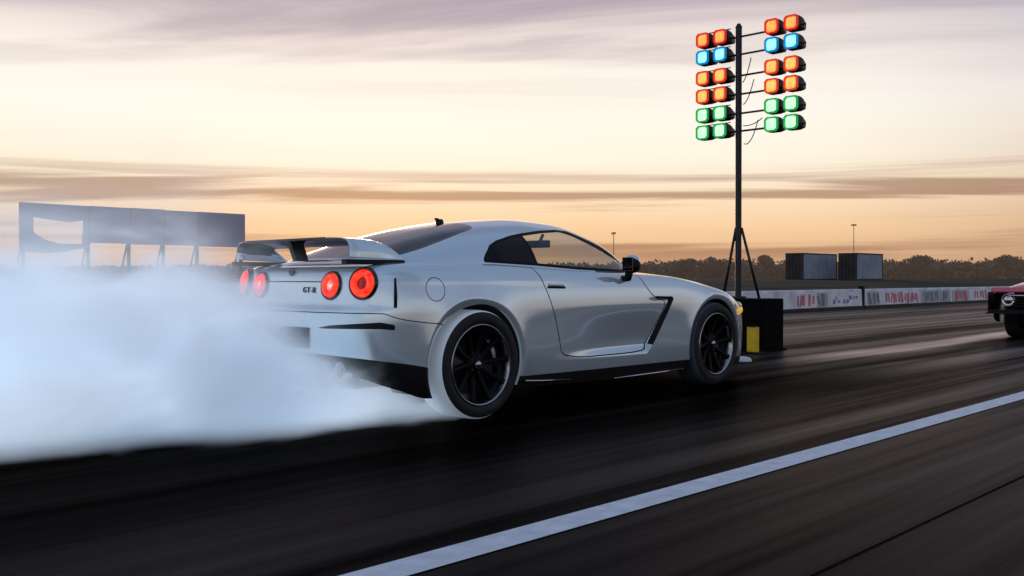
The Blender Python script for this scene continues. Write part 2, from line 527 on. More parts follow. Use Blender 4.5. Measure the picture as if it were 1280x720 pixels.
# underfloor
mb = MB(); mb.box((1.2, 0, .19), (1.95, 1.62, .05)); mb.box((-.52, 0, .27), (.42, 1.2, .05)); mb.box((3.2, 0, .18), (.5, 1.3, .05)); mb.box((1.4, 0, .40), (4.2, 1.08, .36))
mb.build('underbody', M['groove'], coupe)
# skirt blades along the sills
for s in (-1, 1):
    mb = MB()
    mb.tube([(x, s*(float(side_w(np.array([x]), np.array([.17]))[0])+.014), z) for x, z in ((1.42, .155), (1.7, .157), (2.0, .160), (2.30, .168))], [.003, .007, .008, .006], 8)
    mb.build('sill_blade', M['chrome'], coupe, True); mb = MB()
    mb.tube([(x, s*(float(side_w(np.array([x]), np.array([.2]))[0])+.010), z) for x, z in ((.43, .213), (.6, .20), (.92, .185))], [.007, .007, .002], 8)
    mb.build('sill_blade', M['chrome'], coupe, True)

# -------------------------------------------------------------- greenhouse
g_yb = pchip([-.60, -.55, -.46, -.32, -.1, .2, .8, 1.4, 1.65, 1.80, 1.95, 2.08, 2.17], [.30, .52, .655, .72, .772, .805, .812, .800, .782, .740, .62, .42, .20])
g_zc = pchip([-.60, -.45, -.1, .25, .6, 1.0, 1.3, 1.6, 1.9, 2.05, 2.15, 2.19], [1.025, 1.075, 1.190, 1.275, 1.330, 1.358, 1.350, 1.290, 1.155, 1.07, 1.005, .98])
def g_point(x, ph):
    z0 = _zt(x)-.04; zc = np.maximum(g_zc(x), z0+.005); yb = g_yb(x)
    n = 3.1
    sz = np.sin(ph)**(2/n); cy = np.cos(ph)**(2/n)
    drop = .20*np.clip((zc-z0)/.36, 0, 1.2)
    y = (yb - drop*sz)*cy
    return np.stack([x, -y, z0+(zc-z0)*sz], -1)
xs = np.concatenate([np.linspace(-.60, -.3, 40)[:-1], np.linspace(-.3, 1.6, 150)[:-1], np.linspace(1.6, 2.19, 66)])
a = np.linspace(0, math.pi/2, 90); n_ = 3.1
G = np.stack([g_point(xs, np.full(len(xs), p)) for p in a], 1)
# even out the spacing along each section
H = np.zeros_like(G)
for i in range(len(xs)):
    q = G[i]; L = np.concatenate([[0], np.cumsum(np.linalg.norm(np.diff(q, axis=0), axis=1))])
    t = np.linspace(0, L[-1], G.shape[1])
    for c in range(3): H[i, :, c] = np.interp(t, L, q[:, c])
nn = grid_normals(H); nn *= np.sign(nn[150, 40, 2])
H[:, -1, 1] = 0
GV, GF = mirror_join(np.concatenate([H, nn, np.zeros(H.shape[:2]+(1,))], -1))
dlo = [(.176, 1.010), (.185, 1.035), (.222, 1.066), (.316, 1.130), (.416, 1.165), (.595, 1.205), (.752, 1.230), (.979, 1.257), (1.209, 1.274), (1.34, 1.268),
       (1.48, 1.235), (1.62, 1.17), (1.73, 1.09), (1.80, 1.02), (1.82, .948), (1.13, .967), (.686, .991)]
ySIDE = lambda V: np.abs(V[:, 1]) > .30
def dlof(V): return np.where(ySIDE(V), poly_sdf(V[:, 0], V[:, 2], dlo), -1.)
wsp = [(1.37, -.2), (1.37, 0), (1.35, .35), (1.345, .47), (1.62, .575), (1.87, .66), (2.0, .56), (2.10, .38), (2.16, .15), (2.17, -.2)]
bkp = [(-.575, -.2), (-.57, .2), (-.50, .50), (-.40, .580), (-.21, .595), (.03, .560), (.33, .480), (.41, .42), (.45, .2), (.455, -.2)]
wsp, bkp = rounded(wsp, 1), rounded(bkp, 1)
wsf = lambda V: np.where(V[:, 0] > 1, poly_sdf(V[:, 0], np.abs(V[:, 1]), wsp), -1.)
bkf = lambda V: np.where(V[:, 0] < 1, poly_sdf(V[:, 0], np.abs(V[:, 1]), bkp), -1.)
(a_, b_), (GV, GF) = split(GV, GF, wsf)
obj('windscreen', a_, b_, M['screen'], coupe)
(a_, b_), (GV, GF) = split(GV, GF, bkf)
bv, bf = clip(a_, b_, bkf(a_)-.022)
rw = obj('rear_window', bv, bf, M['dark_glass'], coupe)
fv, ff = clip(a_, b_, .022-bkf(a_))
obj('window_frame', fv, ff, M['gloss'], rw)
(DV_, DF_), (GV, GF) = split(GV, GF, dlof)
# forward pillars are black
(PV, PF), (GV, GF) = split(GV, GF, lambda V: V[:, 0]-1.335-.0*V[:, 2])
obj('windscreen_pillar', PV, PF, M['gloss'], coupe)
obj('roof', GV, GF, M['paint'], coupe)
bp0, bp1 = np.array([.717, 1.197]), np.array([.686, .990])   # pillar line between the side windows
bpx = lambda z: bp1[0]+(z-bp1[1])*(bp0[0]-bp1[0])/(bp0[1]-bp1[1])
inner = lambda V: dlof(V)-.020
quarter = lambda V: np.minimum(inner(V), bpx(V[:, 2])-.012-V[:, 0])
doorgl = lambda V: np.minimum(dlof(V)-np.clip(.020+.05*sstep(1.2, 1.5, V[:, 0])*sstep(1.0, 1.1, V[:, 2]), 0, 1), V[:, 0]-bpx(V[:, 2])-.012)
(qa, qb), (RV, RF) = split(DV_, DF_, quarter)
(da, db), (RV, RF) = split(RV, RF, doorgl)
for s in (-1, 1):
    v, f = clip(qa, qb, s*qa[:, 1]); obj('quarter_window', v, f, M['quarter'], coupe)
    v, f = clip(da, db, s*da[:, 1]); obj('door_window', v, f, M['glass'], coupe)
    v, f = clip(RV, RF, s*RV[:, 1]); obj('window_surround', v, f, M['trim'], coupe)

# ------------------------------------------------------------------ cabin
mb = MB()
mb.box((.9, 0, .45), (1.9, 1.45, .06))
for s in (-1, 1): mb.box((.85, s*.71, .68), (1.7, .03, .5))
mb.box((-.12, 0, .74), (.06, 1.3, .46)); 
mb.build('cabin_floor', M['interior'], coupe)
mb = MB(); mb.box((1.66, 0, .80), (.42, 1.36, .26), bev=.05); mb.box((1.30, 0, .62), (.7, .24, .3), bev=.03); mb.box((1.56, .36, .945), (.22, .36, .05), bev=.02)
mb.build('dashboard', M['interior'], coupe)
for s in (-1, 1):
    mb = MB(); mb.box((.78, s*.36, .56), (.52, .50, .16), bev=.05); mb.build('front_seat', M['interior'], coupe)
    pr = [(.46, .60), (.40, .80), (.33, 1.00), (.30, 1.10)]
    mb = MB(); mb.tube([(x, s*.36, z) for x, z in pr], [.16, .20, .15, .06], 12); mb.build('seat_back', M['interior'], coupe, True)
v, f = lathe([(.175+.014*math.cos(t), .014*math.sin(t)) for t in np.linspace(0, 2*math.pi, 9)[:-1]], (1.34, .36, .86), (-.92, 0, .38), 32, closed=True)
mb = MB().add(v, f); mb.tube([(1.34, .36, .86), (1.55, .36, .78)], .03); mb.tube([(1.36, .20, .86), (1.36, .52, .86)], .014)
mb.build('steering_wheel', M['black'], coupe, True)
mb = MB(); mb.box((1.56, .02, 1.185), (.035, .27, .062), bev=.014); mb.tube([(1.56, .0, 1.19), (1.61, 0, 1.265)], .013, 8)
mb.build('rear_view_mirror', M['black'], coupe)

# --------------------------------------------------------------- tail lamps
red_ring = lamp_mat('tail lamp ring', (1.0, .075, .02), (.95, .006, .004), 1.1)
red_in = lamp_mat('tail lamp centre', (.28, .01, .01), (.10, .002, .003), .9)
red_hot = lamp_mat('tail lamp lit centre', (1.0, .55, .45), (1.0, .03, .03), 1.3)
for s in (-1, 1):
    for (ay, az, rr, small) in ((.668, .872, .092, 0), (.405, .858, .082, 1)):
        e = .004
        x = float(rear_x(np.array([ay]), np.array([az]))[0])
        dxy = float((rear_x(np.array([ay+.05]), np.array([az]))[0]-rear_x(np.array([ay-.05]), np.array([az]))[0])/.1)
        dxz = float((rear_x(np.array([ay]), np.array([az+.05]))[0]-rear_x(np.array([ay]), np.array([az-.05]))[0])/.1)
        n = np.array([-1, s*dxy, dxz]); n /= np.linalg.norm(n)
        c = np.array([x, s*ay, az])
        P = [(rr+.012, -.05), (rr+.010, .004), (rr+.004, .016), (rr-.004, .012), (rr-.010, -.01), (0, -.012)]
        v, f = lathe(P, c, n, 48); t = obj('tail_lamp', v, f, M['gloss'], coupe)
        P = [(rr-.006, .004), (rr-.012, .022), (rr-.026, .033), (rr*.55, .032), (rr*.44, .022), (rr*.42, .006)]
        v, f = lathe(P, c, n, 48); obj('lens_ring', v, f, red_ring, t)
        v, f = lathe([(rr*.43, .008), (rr*.30, .013), (0, .015)], c, n, 40); obj('lens_centre', v, f, red_hot if small else red_in, t)

# ------------------------------------------------------------------- wing
def wing():
    # half span stations: (y, LE x, LE z, TE x, TE z, normal angle from up)
    st = [(0, -.57, 1.115, -.865, 1.152, 0), (.30, -.57, 1.115, -.865, 1.151, 0), (.48, -.57, 1.114, -.865, 1.150, 0), (.56, -.565, 1.112, -.850, 1.147, 10),
          (.602, -.555, 1.110, -.838, 1.140, 30), (.630, -.53, 1.100, -.830, 1.126, 58), (.644, -.49, 1.078, -.826, 1.098, 78), (.652, -.445, 1.047, -.828, 1.064, 86), (.654, -.405, 1.018, -.834, 1.030, 90)]
    yy = [q[0] for q in st]; fn = [pchip(range(len(st)), [q[k] for q in st]) for k in range(6)]
    prof = [(0, 0), (.02, .35), (.08, .7), (.25, 1), (.5, .85), (.8, .45), (1, .10), (1, -.10), (.8, -.2), (.5, -.45), (.25, -.55), (.08, -.4), (.02, -.2)]
    rows = []
    for s in np.linspace(-(len(st)-1), len(st)-1, 121):
        t = abs(s); sg = 1 if s >= 0 else -1
        y, lx, lz, tx, tz, an = [float(g(t)) for g in fn]
        th = .022; nrm = np.array([0, sg*math.sin(R(an)), math.cos(R(an))])
        le = np.array([lx, sg*y, lz]); te = np.array([tx, sg*y, tz])
        rows.append([le+(te-le)*u+nrm*th*w for u, w in prof])
    rows = np.array(rows); m = len(prof)
    V = rows.reshape(-1, 3); F = []
    for i in range(len(rows)-1):
        for j in range(m):
            F.append((i*m+j, i*m+(j+1) % m, (i+1)*m+(j+1) % m, (i+1)*m+j))
    F.append(tuple(range(m))); F.append(tuple((len(rows)-1)*m+j for j in reversed(range(m))))
    w = obj('rear_wing', V, F, M['paint'], coupe)
    bm = bmesh.new(); bm.from_mesh(w.data); bmesh.ops.recalc_face_normals(bm, faces=bm.faces); bm.to_mesh(w.data); bm.free()
    w.data.materials.append(M['gloss'])
    for p in w.data.polygons:
        if p.normal.z < -.25 or (abs(p.normal.z) < .5 and p.normal.x < -.8): p.material_index = 1
    # dark plinths under the wing ends
    for s in (-1, 1):
        mb = MB(); mb.box((-.635, s*.640, 1.003), (.45, .055, .030), bev=.008); mb.build('wing_plinth', M['black'], w)
    # strut
    mb = MB(); pr = [(-.69, 1.015), (-.78, 1.015), (-.83, 1.140), (-.73, 1.130)]
    V = [(x, y, z) for y in (-.022, .022) for x, z in pr]
    mb.add(V, [(0, 1, 2, 3), (7, 6, 5, 4), (0, 4, 5, 1), (1, 5, 6, 2), (2, 6, 7, 3), (3, 7, 4, 0)])
    mb.build('wing_strut', M['black'], w)
    mb = MB(); mb.box((-.866, 0, 1.150), (.012, .90, .010)); 
    mb.build('brake_light', pbr('brake light strip', (.05, .004, .004), .3), w)
wing()

# ------------------------------------------------------------ small details
v, f = lathe([(.0, .03), (.02, .03), (.028, .022), (.03, 0)], (.47, 0, 1.312), (-.12, 0, 1), 16)
mb = MB().add(v, f); mb.tube([(.50, 0, 1.315), (.45, 0, 1.338), (.425, 0, 1.342)], [.012, .012, .008], 8)
mb.build('antenna', M['black'], coupe, True)
mk_ = MB()
for z0, z1 in ((.728, .905),):
    pts = [(x, 0, z) for x, z in ((-.645, z0), (-.640, .80), (-.632, z1))]
    # sits on the curved corner of the bumper
    def cy(x, z):
        c = (X0+LRE-x)/LRE
        return float(side_w(np.array([x]), np.array([z]))[0])*(1-c**NRE)**(1/NRE)
    mk_.tube([(x, -cy(x, z)-.001, z) for x, _, z in pts], [.010, .011, .006], 8)
mk_.build('side_marker', M['black'], coupe, True)
mk_ = MB(); mk_.tube([(x, cy(x, z)+.001, z) for x, _, z in pts], [.010, .011, .006], 8); mk_.build('side_marker', M['black'], coupe, True)

def text_mesh(txt, size, name, mat, parent, origin, ex, ey, ez, ext=.002, shear=0):
    cu = bpy.data.curves.new(name, 'FONT'); cu.body = txt; cu.size = size; cu.extrude = ext; cu.align_x = 'CENTER'; cu.align_y = 'CENTER'; cu.shear = shear; cu.space_character = 1.25
    o = bpy.data.objects.new(name, cu); COL.objects.link(o)
    bpy.context.view_layer.update()
    me = bpy.data.meshes.new_from_object(o); bpy.data.objects.remove(o); bpy.data.curves.remove(cu)
    V = np.array([np.array(origin)+v.co.x*np.array(ex)+v.co.y*np.array(ey)+v.co.z*np.array(ez) for v in me.vertices])
    F = [tuple(p.vertices) for p in me.polygons]; bpy.data.meshes.remove(me)
    return obj(name, V, F, mat, parent, smooth=False)
bx = lambda y, z: float(rear_x(np.array([abs(y)]), np.array([z]))[0])
text_mesh('GT-R', .052, 'badge', pbr('dark badge metal', (.10, .11, .12), .35, .8), coupe, (bx(.2, .825)-.004, -.185, .828), (0, -1, 0), (.06, 0, 1), (-1, 0, 0), .003, .0)
mb = MB(); mb.tube([(bx(y, .882)-.0005, y, .882) for y in np.linspace(-.335, .335, 25)], .0035, 6)
mb.build('lid_seam', M['groove'], coupe, True)
# round maker's emblem on the boot lid
v, f = lathe([(.027, 0), (.027, .005), (.021, .005), (.021, 0)], (bx(0, .945)-.001, .04, .945), (-1, 0, .3), 32)
mb = MB().add(v, f); mb.box((bx(0, .945)-.006, .04, .945), (.006, .064, .011)); mb.build('emblem', M['disc'], coupe, True)
# lower rear: diffuser strakes, plate recess, exhaust tips
mb = MB()
for y in (-.34, -.17, 0, .17, .34): mb.box((-.72, y, .28), (.24, .012, .13))
mb.box((-.66, 0, .345), (.26, .9, .012)); mb.build('diffuser', M['black'], coupe)
mb = MB(); mb.box((bx(0, .53)-.004, 0, .53), (.012, .50, .13), bev=.01); mb.build('plate_recess', M['black'], coupe)
for y in (-.56, -.43, .43, .56):
    v, f = lathe([(.040, -.22), (.048, 0), (.052, .015), (.048, .02), (.042, .0), (.038, -.2)], (-.82, y, .345), (-1, 0, 0), 28)
    obj('exhaust_tip', v, f, M['chrome'], coupe)
# front corner lamps and head lamps
amber = lamp_mat('amber marker', (1., .62, .10), (.8, .35, .02), .55)
def nose_y(x, z):
    c = (x-(X1-LFR))/LFR
    return float(side_w(np.array([x]), np.array([z]))[0])*(1-max(c, 0)**NFR)**(1/NFR)
for s in (-1, 1):
    mb = MB(); mb.tube([(x, s*(nose_y(x, z)+.002), z) for x, z in ((3.17, .600), (3.22, .622), (3.27, .640))], [.018, .026, .012], 10)
    mb.build('corner_lamp', amber, coupe, True)
    mb = MB(); mb.tube([(x, s*(nose_y(x, z)-.040), z) for x, z in ((3.16, .690), (3.30, .655), (3.44, .615), (3.52, .575))], [.02, .04, .045, .02], 12)
    mb.build('head_lamp', pbr('head lamp glass', (.5, .52, .55), .08, coat=1), coupe, True)

# door mirrors
for s in (-1, 1):
    bm = bmesh.new(); bmesh.ops.create_uvsphere(bm, u_segments=28, v_segments=16, radius=1)
    V = []
    for v in bm.verts:
        x, y, z = v.co
        sx = .062 if x > 0 else .05
        V.append((1.555+x*sx, s*(.955+.066*np.sign(y)*abs(y)**.8), 1.012+.070*np.sign(z)*abs(z)**.75))
    bm.verts.index_update(); F = [tuple(q.index for q in f.verts) for f in bm.faces]; bm.free()
    V = np.array(V); V = np.hstack([V])
    hi, lo = clip(V, F, V[:, 2]-1.035+(V[:, 0]-1.555)*.6), clip(V, F, -(V[:, 2]-1.035+(V[:, 0]-1.555)*.6))
    m_ = obj('door_mirror', lo[0], lo[1], M['black'], coupe)
    obj('mirror_cap', hi[0], hi[1], M['paint'] if s < 0 else M['paint'], m_)
    mb = MB(); mb.box((1.504, s*.955, 1.010), (.008, .098, .104), bev=.003); mb.build('mirror_glass', pbr('mirror glass', (.12, .10, .10), .05, 1.0), m_)
    mb = MB(); mb.tube([(1.55, s*.935, .965), (1.56, s*.915, .905), (1.57, s*.86, .90)], [.034, .028, .026], 10); mb.build('mirror_stalk', M['black'], m_, True)

# ------------------------------------------------------------------ wheels
def make_wheel(x, s, wid):
    yo = .943 if x < 1 else .935
    w = thing('wheel', (x-1.2, s*(yo-wid/2), WR), None, None); w.parent = coupe
    c = (x, s*(yo-wid/2), WR); ax = (0, s, 0); h = wid/2
    rt = .262
    tread = [(WR-.012, -h+.012), (WR-.003, -h+.03), (WR, -h*.55), (WR, h*.55), (WR-.003, h-.03), (WR-.012, h-.012)]
    v, f = lathe(tread, c, ax, 96); obj('tread', v, f, M['dusty_glow'] if x < 1 else M['scuffed'], w)
    side = [(WR-.012, h-.012), (WR-.03, h-.001), (WR-.055, h+.003), (WR-.075, h-.003), (rt+.004, h-.012), (rt, h-.03)]
    v, f = lathe(side, c, ax, 96); ty = obj('tyre', v, f, M['rubber'], w)
    v, f = lathe([(r, -o) for r, o in side], c, ax, 64); obj('tyre_inner_wall', v, f, M['rubber'], w)
    rimp = [(rt+.003, h-.030), (rt+.001, h-.008), (rt-.006, h-.004), (rt-.012, h-.012), (rt-.022, h-.05), (rt-.030, h-.09), (rt-.036, -h+.02)]
    v, f = lathe(rimp, c, ax, 96); rm = obj('rim', v, f, M['lip'], w)
    # dark dished spokes
    mb = MB()
    for k in range(10):
        a0 = 2*math.pi*(k+.15)/10
        rr = [.045, .10, .17, .225, rt-.018]; off = [h-.075, h-.070, h-.052, h-.036, h-.026]; hw = [.020, .019, .016, .016, .024]
        V = []; F = []
        for r, o, b in zip(rr, off, hw):
            for (dt, dd) in ((-b, 0), (-b*.55, .012), (b*.55, .012), (b, 0), (b*.8, -.03), (-b*.8, -.03)):
                d = np.array([math.cos(a0), 0, math.sin(a0)]); t = np.array([-math.sin(a0), 0, math.cos(a0)])
                V.append(np.array(c)+d*r+t*dt+np.array(ax)*(o+dd))
        for i in range(4):
            for j in range(6): F.append((i*6+j, i*6+(j+1) % 6, (i+1)*6+(j+1) % 6, (i+1)*6+j))
        F.append(tuple(range(6))); F.append(tuple(24+j for j in reversed(range(6))))
        mb.add(V, F)
    v, f = lathe([(.075, h-.085), (.072, h-.062), (.05, h-.056), (.036, h-.050), (.030, h-.040), (0, h-.038)], c, ax, 40); mb.add(v, f)
    mb.build('spokes', M['rim'], w, True)
    v, f = lathe([(.026, h-.046), (.024, h-.034), (.016, h-.030), (0, h-.029)], c, ax, 28); obj('hub_cap', v, f, M['lip'], w)
    for k in range(5):
        mb = MB(); a0 = 2*math.pi*k/5
        p = np.array(c)+np.array([math.cos(a0)*.055, 0, math.sin(a0)*.055])
        mb.tube([p+np.array(ax)*(h-.075), p+np.array(ax)*(h-.050)], .010, 8)
        mb.build('wheel_nut', M['disc'], w)
    v, f = lathe([(.20, h-.135), (.20, h-.11), (.10, h-.11), (.09, h-.10), (0, h-.10)], c, ax, 64); obj('brake_disc', v, f, M['disc'], w)
    return w
for x, wd in ((0., .285), (XF, .255)):
    for s in (-1, 1): make_wheel(x, s, wd)

# ================================================================ SETTING
YAW = .77
CAM = (-4.273, -5.347, .903)
FWD = np.array([math.cos(YAW), math.sin(YAW), 0]); RGT = np.array([math.sin(YAW), -math.cos(YAW), 0])

def asphalt(name, dark, light, lanes=True, spec=.5):
    m, nt, out = nmat(name); L = nt.links.new
    b = N(nt, 'ShaderNodeBsdfDiffuse'); gl = N(nt, 'ShaderNodeBsdfGlossy'); ms = N(nt, 'ShaderNodeMixShader'); L(b.outputs[0], ms.inputs[1]); L(gl.outputs[0], ms.inputs[2]); L(ms.outputs[0], out.inputs[0])
    tc = N(nt, 'ShaderNodeTexCoord')
    def noise(sc, scale, detail=5, rough=.6):
        mp = N(nt, 'ShaderNodeMapping'); mp.inputs['Scale'].default_value = sc; L(tc.outputs['Object'], mp.inputs[0])
        t = N(nt, 'ShaderNodeTexNoise'); t.inputs['Scale'].default_value = scale; t.inputs['Detail'].default_value = detail; t.inputs['Roughness'].default_value = rough
        L(mp.outputs[0], t.inputs[0]); return t.outputs[0]
    streak = noise((.035, 1.6, 1), 1.6, 7, .65)        # rubber laid down along the lane
    fine = noise((.25, 14, 1), 1.5, 4)
    grit = noise((1, 1, 1), 130, 3)
    patch = noise((.16, .5, 1), 1.1, 5)
    def mathn(op, a, b_=None, c=None):
        n = N(nt, 'ShaderNodeMath', operation=op)
        for i, q in enumerate((a, b_, c)):
            if q is None: continue
            if isinstance(q, (int, float)): n.inputs[i].default_value = q
            else: L(q, n.inputs[i])
        return n.outputs[0]
    v = mathn('MULTIPLY_ADD', streak, .9, mathn('MULTIPLY_ADD', fine, .35, mathn('MULTIPLY', patch, .35)))
    v = mathn('MULTIPLY_ADD', grit, .25, v)
    mr = N(nt, 'ShaderNodeMapRange', clamp=True); mr.inputs[1].default_value = .68; mr.inputs[2].default_value = 1.18; L(v, mr.inputs[0])
    cr = N(nt, 'ShaderNodeValToRGB'); L(mr.outputs[0], cr.inputs[0])
    cr.color_ramp.elements[0].color = (*dark, 1); cr.color_ramp.elements[1].color = (*light, 1)
    sp = N(nt, 'ShaderNodeSeparateXYZ'); L(tc.outputs['Object'], sp.inputs[0])
    yw = mathn('ADD', sp.outputs[1], mathn('MULTIPLY_ADD', patch, .9, -.45))
    def band(c, hw, soft):
        q = N(nt, 'ShaderNodeMapRange', interpolation_type='SMOOTHSTEP'); L(mathn('ABSOLUTE', mathn('SUBTRACT', yw, c)), q.inputs[0])
        q.inputs[1].default_value = hw+soft; q.inputs[2].default_value = hw-soft; return q.outputs[0]
    near = N(nt, 'ShaderNodeMapRange', interpolation_type='SMOOTHSTEP'); L(sp.outputs[0], near.inputs[0]); near.inputs[1].default_value = 7.5; near.inputs[2].default_value = 3.0; near.inputs[3].default_value = .0
    lane = mathn('MAXIMUM', mathn('MULTIPLY', band(-.45, 1.80, .75), near.outputs[0]), mathn('MAXIMUM', mathn('MULTIPLY', band(-.8, .34, .2), .75), mathn('MULTIPLY', band(.85, .30, .2), .75)))
    lane = mathn('MAXIMUM', lane, mathn('MULTIPLY', band(4.3, .5, .3), .6))
    keep = mathn('MULTIPLY_ADD', lane, -.95, 1.0)
    kc = N(nt, 'ShaderNodeMix', data_type='RGBA', blend_type='MULTIPLY'); kc.inputs[0].default_value = 1; L(cr.outputs[0], kc.inputs[6]); L(keep, kc.inputs[7])
    L(kc.outputs[2], b.inputs['Color'])
    lw = N(nt, 'ShaderNodeLayerWeight'); lw.inputs[0].default_value = .5
    fz = mathn('POWER', lw.outputs['Facing'], 7.)
    fz = mathn('MULTIPLY_ADD', fz, .30, .007)
    fz = mathn('MULTIPLY', fz, mathn('MAXIMUM', mathn('MULTIPLY_ADD', streak, 4.2, -1.25), .12))
    far = N(nt, 'ShaderNodeMapRange', interpolation_type='SMOOTHSTEP'); L(sp.outputs[0], far.inputs[0]); far.inputs[1].default_value = 4.5; far.inputs[2].default_value = 7.5
    shine = mathn('MULTIPLY_ADD', mathn('MULTIPLY', band(-.35, .28, .25), far.outputs[0]), 2.2, 1.0)
    L(mathn('MULTIPLY', mathn('MULTIPLY', fz, shine), mathn('MULTIPLY_ADD', lane, -.85, 1.0)), ms.inputs[0])
    gl.inputs['Color'].default_value = (1, .87, .78, 1)
    r = N(nt, 'ShaderNodeMapRange'); r.inputs[1].default_value = .35; r.inputs[2].default_value = .65; r.inputs[3].default_value = .24; r.inputs[4].default_value = .46
    L(mathn('MULTIPLY_ADD', streak, .6, mathn('MULTIPLY', fine, .4)), r.inputs[0]); L(r.outputs[0], gl.inputs['Roughness'])
    bp = N(nt, 'ShaderNodeBump'); bp.inputs['Strength'].default_value = .25; bp.inputs['Distance'].default_value = .004
    L(grit, bp.inputs['Height']); L(bp.outputs[0], b.inputs['Normal']); L(bp.outputs[0], gl.inputs['Normal'])
    return m

def sheet(name, x0, x1, y0, y1, z, mat, kind='structure', nx=1, ny=1):
    xs_ = np.linspace(x0, x1, nx+1); ys_ = np.linspace(y0, y1, ny+1)
    V = [(x, y, z) for x in xs_ for y in ys_]
    o = obj(name, np.array(V), grid_faces(nx+1, ny+1), mat, None, False)
    # faces point up
    o.data.flip_normals() if o.data.polygons[0].normal.z < 0 else None
    return tag(o, kind=kind)

sheet('road', -60, 260, -9, 7.6, 0, asphalt('drag strip asphalt', (.0025, .0022, .0022), (.019, .0145, .0125)))
line_m = pbr('worn white line paint', (.80, .81, .84), .6, noise=.14, nscale=11, bump=.1, bscale=90)
sheet('lane_line', -40, 200, -3.105, -2.955, .004, line_m)
sheet('road_seam', -40, 120, -3.985, -3.977, .003, pbr('seam tar', (.003, .003, .003), 1.0, spec=0.))

# grass and ground: one sheet to the horizon, rising gently behind the wall
def ground_z(x, y):
    z = -.05 + .86*sstep(9, 36, y)
    return z + .10*np.sin(x*.05+1)*sstep(20, 60, y)
gx = np.concatenate([[-2500, -900], np.linspace(-300, 500, 60), [900, 1600, 3500]])
gy = np.concatenate([[-2500, -600, -100, -20, 7.4], np.linspace(9, 90, 30), [130, 200, 400, 900, 3500]])
GXX, GYY = np.meshgrid(gx, gy, indexing='ij')
Vg = np.stack([GXX, GYY, ground_z(GXX, GYY)], -1).reshape(-1, 3)
gm, nt, out = nmat('dry grass field')
b = N(nt, 'ShaderNodeBsdfPrincipled'); b.inputs['Roughness'].default_value = .95; b.inputs['Specular IOR Level'].default_value = .1
nt.links.new(b.outputs[0], out.inputs[0]); tc = N(nt, 'ShaderNodeTexCoord')
t1 = N(nt, 'ShaderNodeTexNoise'); t1.inputs['Scale'].default_value = .12; t1.inputs['Detail'].default_value = 8; nt.links.new(tc.outputs['Object'], t1.inputs[0])
cr = N(nt, 'ShaderNodeValToRGB'); nt.links.new(t1.outputs[0], cr.inputs[0])
cr.color_ramp.elements[0].color = (.018, .021, .014, 1); cr.color_ramp.elements[0].position = .35
cr.color_ramp.elements[1].color = (.048, .040, .027, 1); cr.color_ramp.elements[1].position = .68
nt.links.new(cr.outputs[0], b.inputs['Base Color'])
g_o = obj('ground', Vg, grid_faces(len(gx), len(gy)), gm, None, True); tag(g_o, kind='structure')
if g_o.data.polygons[0].normal.z < 0: g_o.data.flip_normals()

# ------------------------------------------------------- barrier and banners
wall_m = pbr('whitewashed concrete', (.78, .77, .79), .8, noise=.28, nscale=1.6, bump=.2, bscale=25)
WY = 7.05
def barrier(x0, x1, label):
    prof = [(WY-.02, .0), (WY, .04), (WY+.03, .56), (WY+.05, .585), (WY+.20, .585), (WY+.23, .56), (WY+.27, .0)]
    V = [(x, y, z) for x in (x0, x1) for y, z in prof]; n = len(prof)
    F = [(j, j+1, n+j+1, n+j) for j in range(n-1)] + [tuple(reversed(range(n))), tuple(n+j for j in range(n))]
    o = obj('barrier_wall', np.array(V)-np.array([x0, WY, 0]), F, wall_m, None, False, loc=None)
    o.location = (x0, WY, 0)
    tag(o, label, 'barrier')
    mb = MB(); mb.box(((x0+x1)/2, WY-.035, .045), (x1-x0, .03, .09)); mb.build('base_shadow_strip', M['black'], o)  # black strip stands in for the shadow line at the wall foot
    return o
JX = 23.55
barrier(-30, JX-.05, 'low white concrete barrier running behind the car up to the joint post')
barrier(JX+.05, 120, 'low white concrete barrier beyond the joint post towards the red car')
mb = MB(); mb.box((JX, WY+.06, .34), (.07, .18, .68)); mb.tube([(JX-6, WY+.10, .645), (JX, WY+.10, .66)], .012, 6)
o = mb.build('joint_post', M['black'], None, loc=(JX, WY, 0)); tag(o, 'thin dark post standing in the gap between the two barrier walls', 'post')

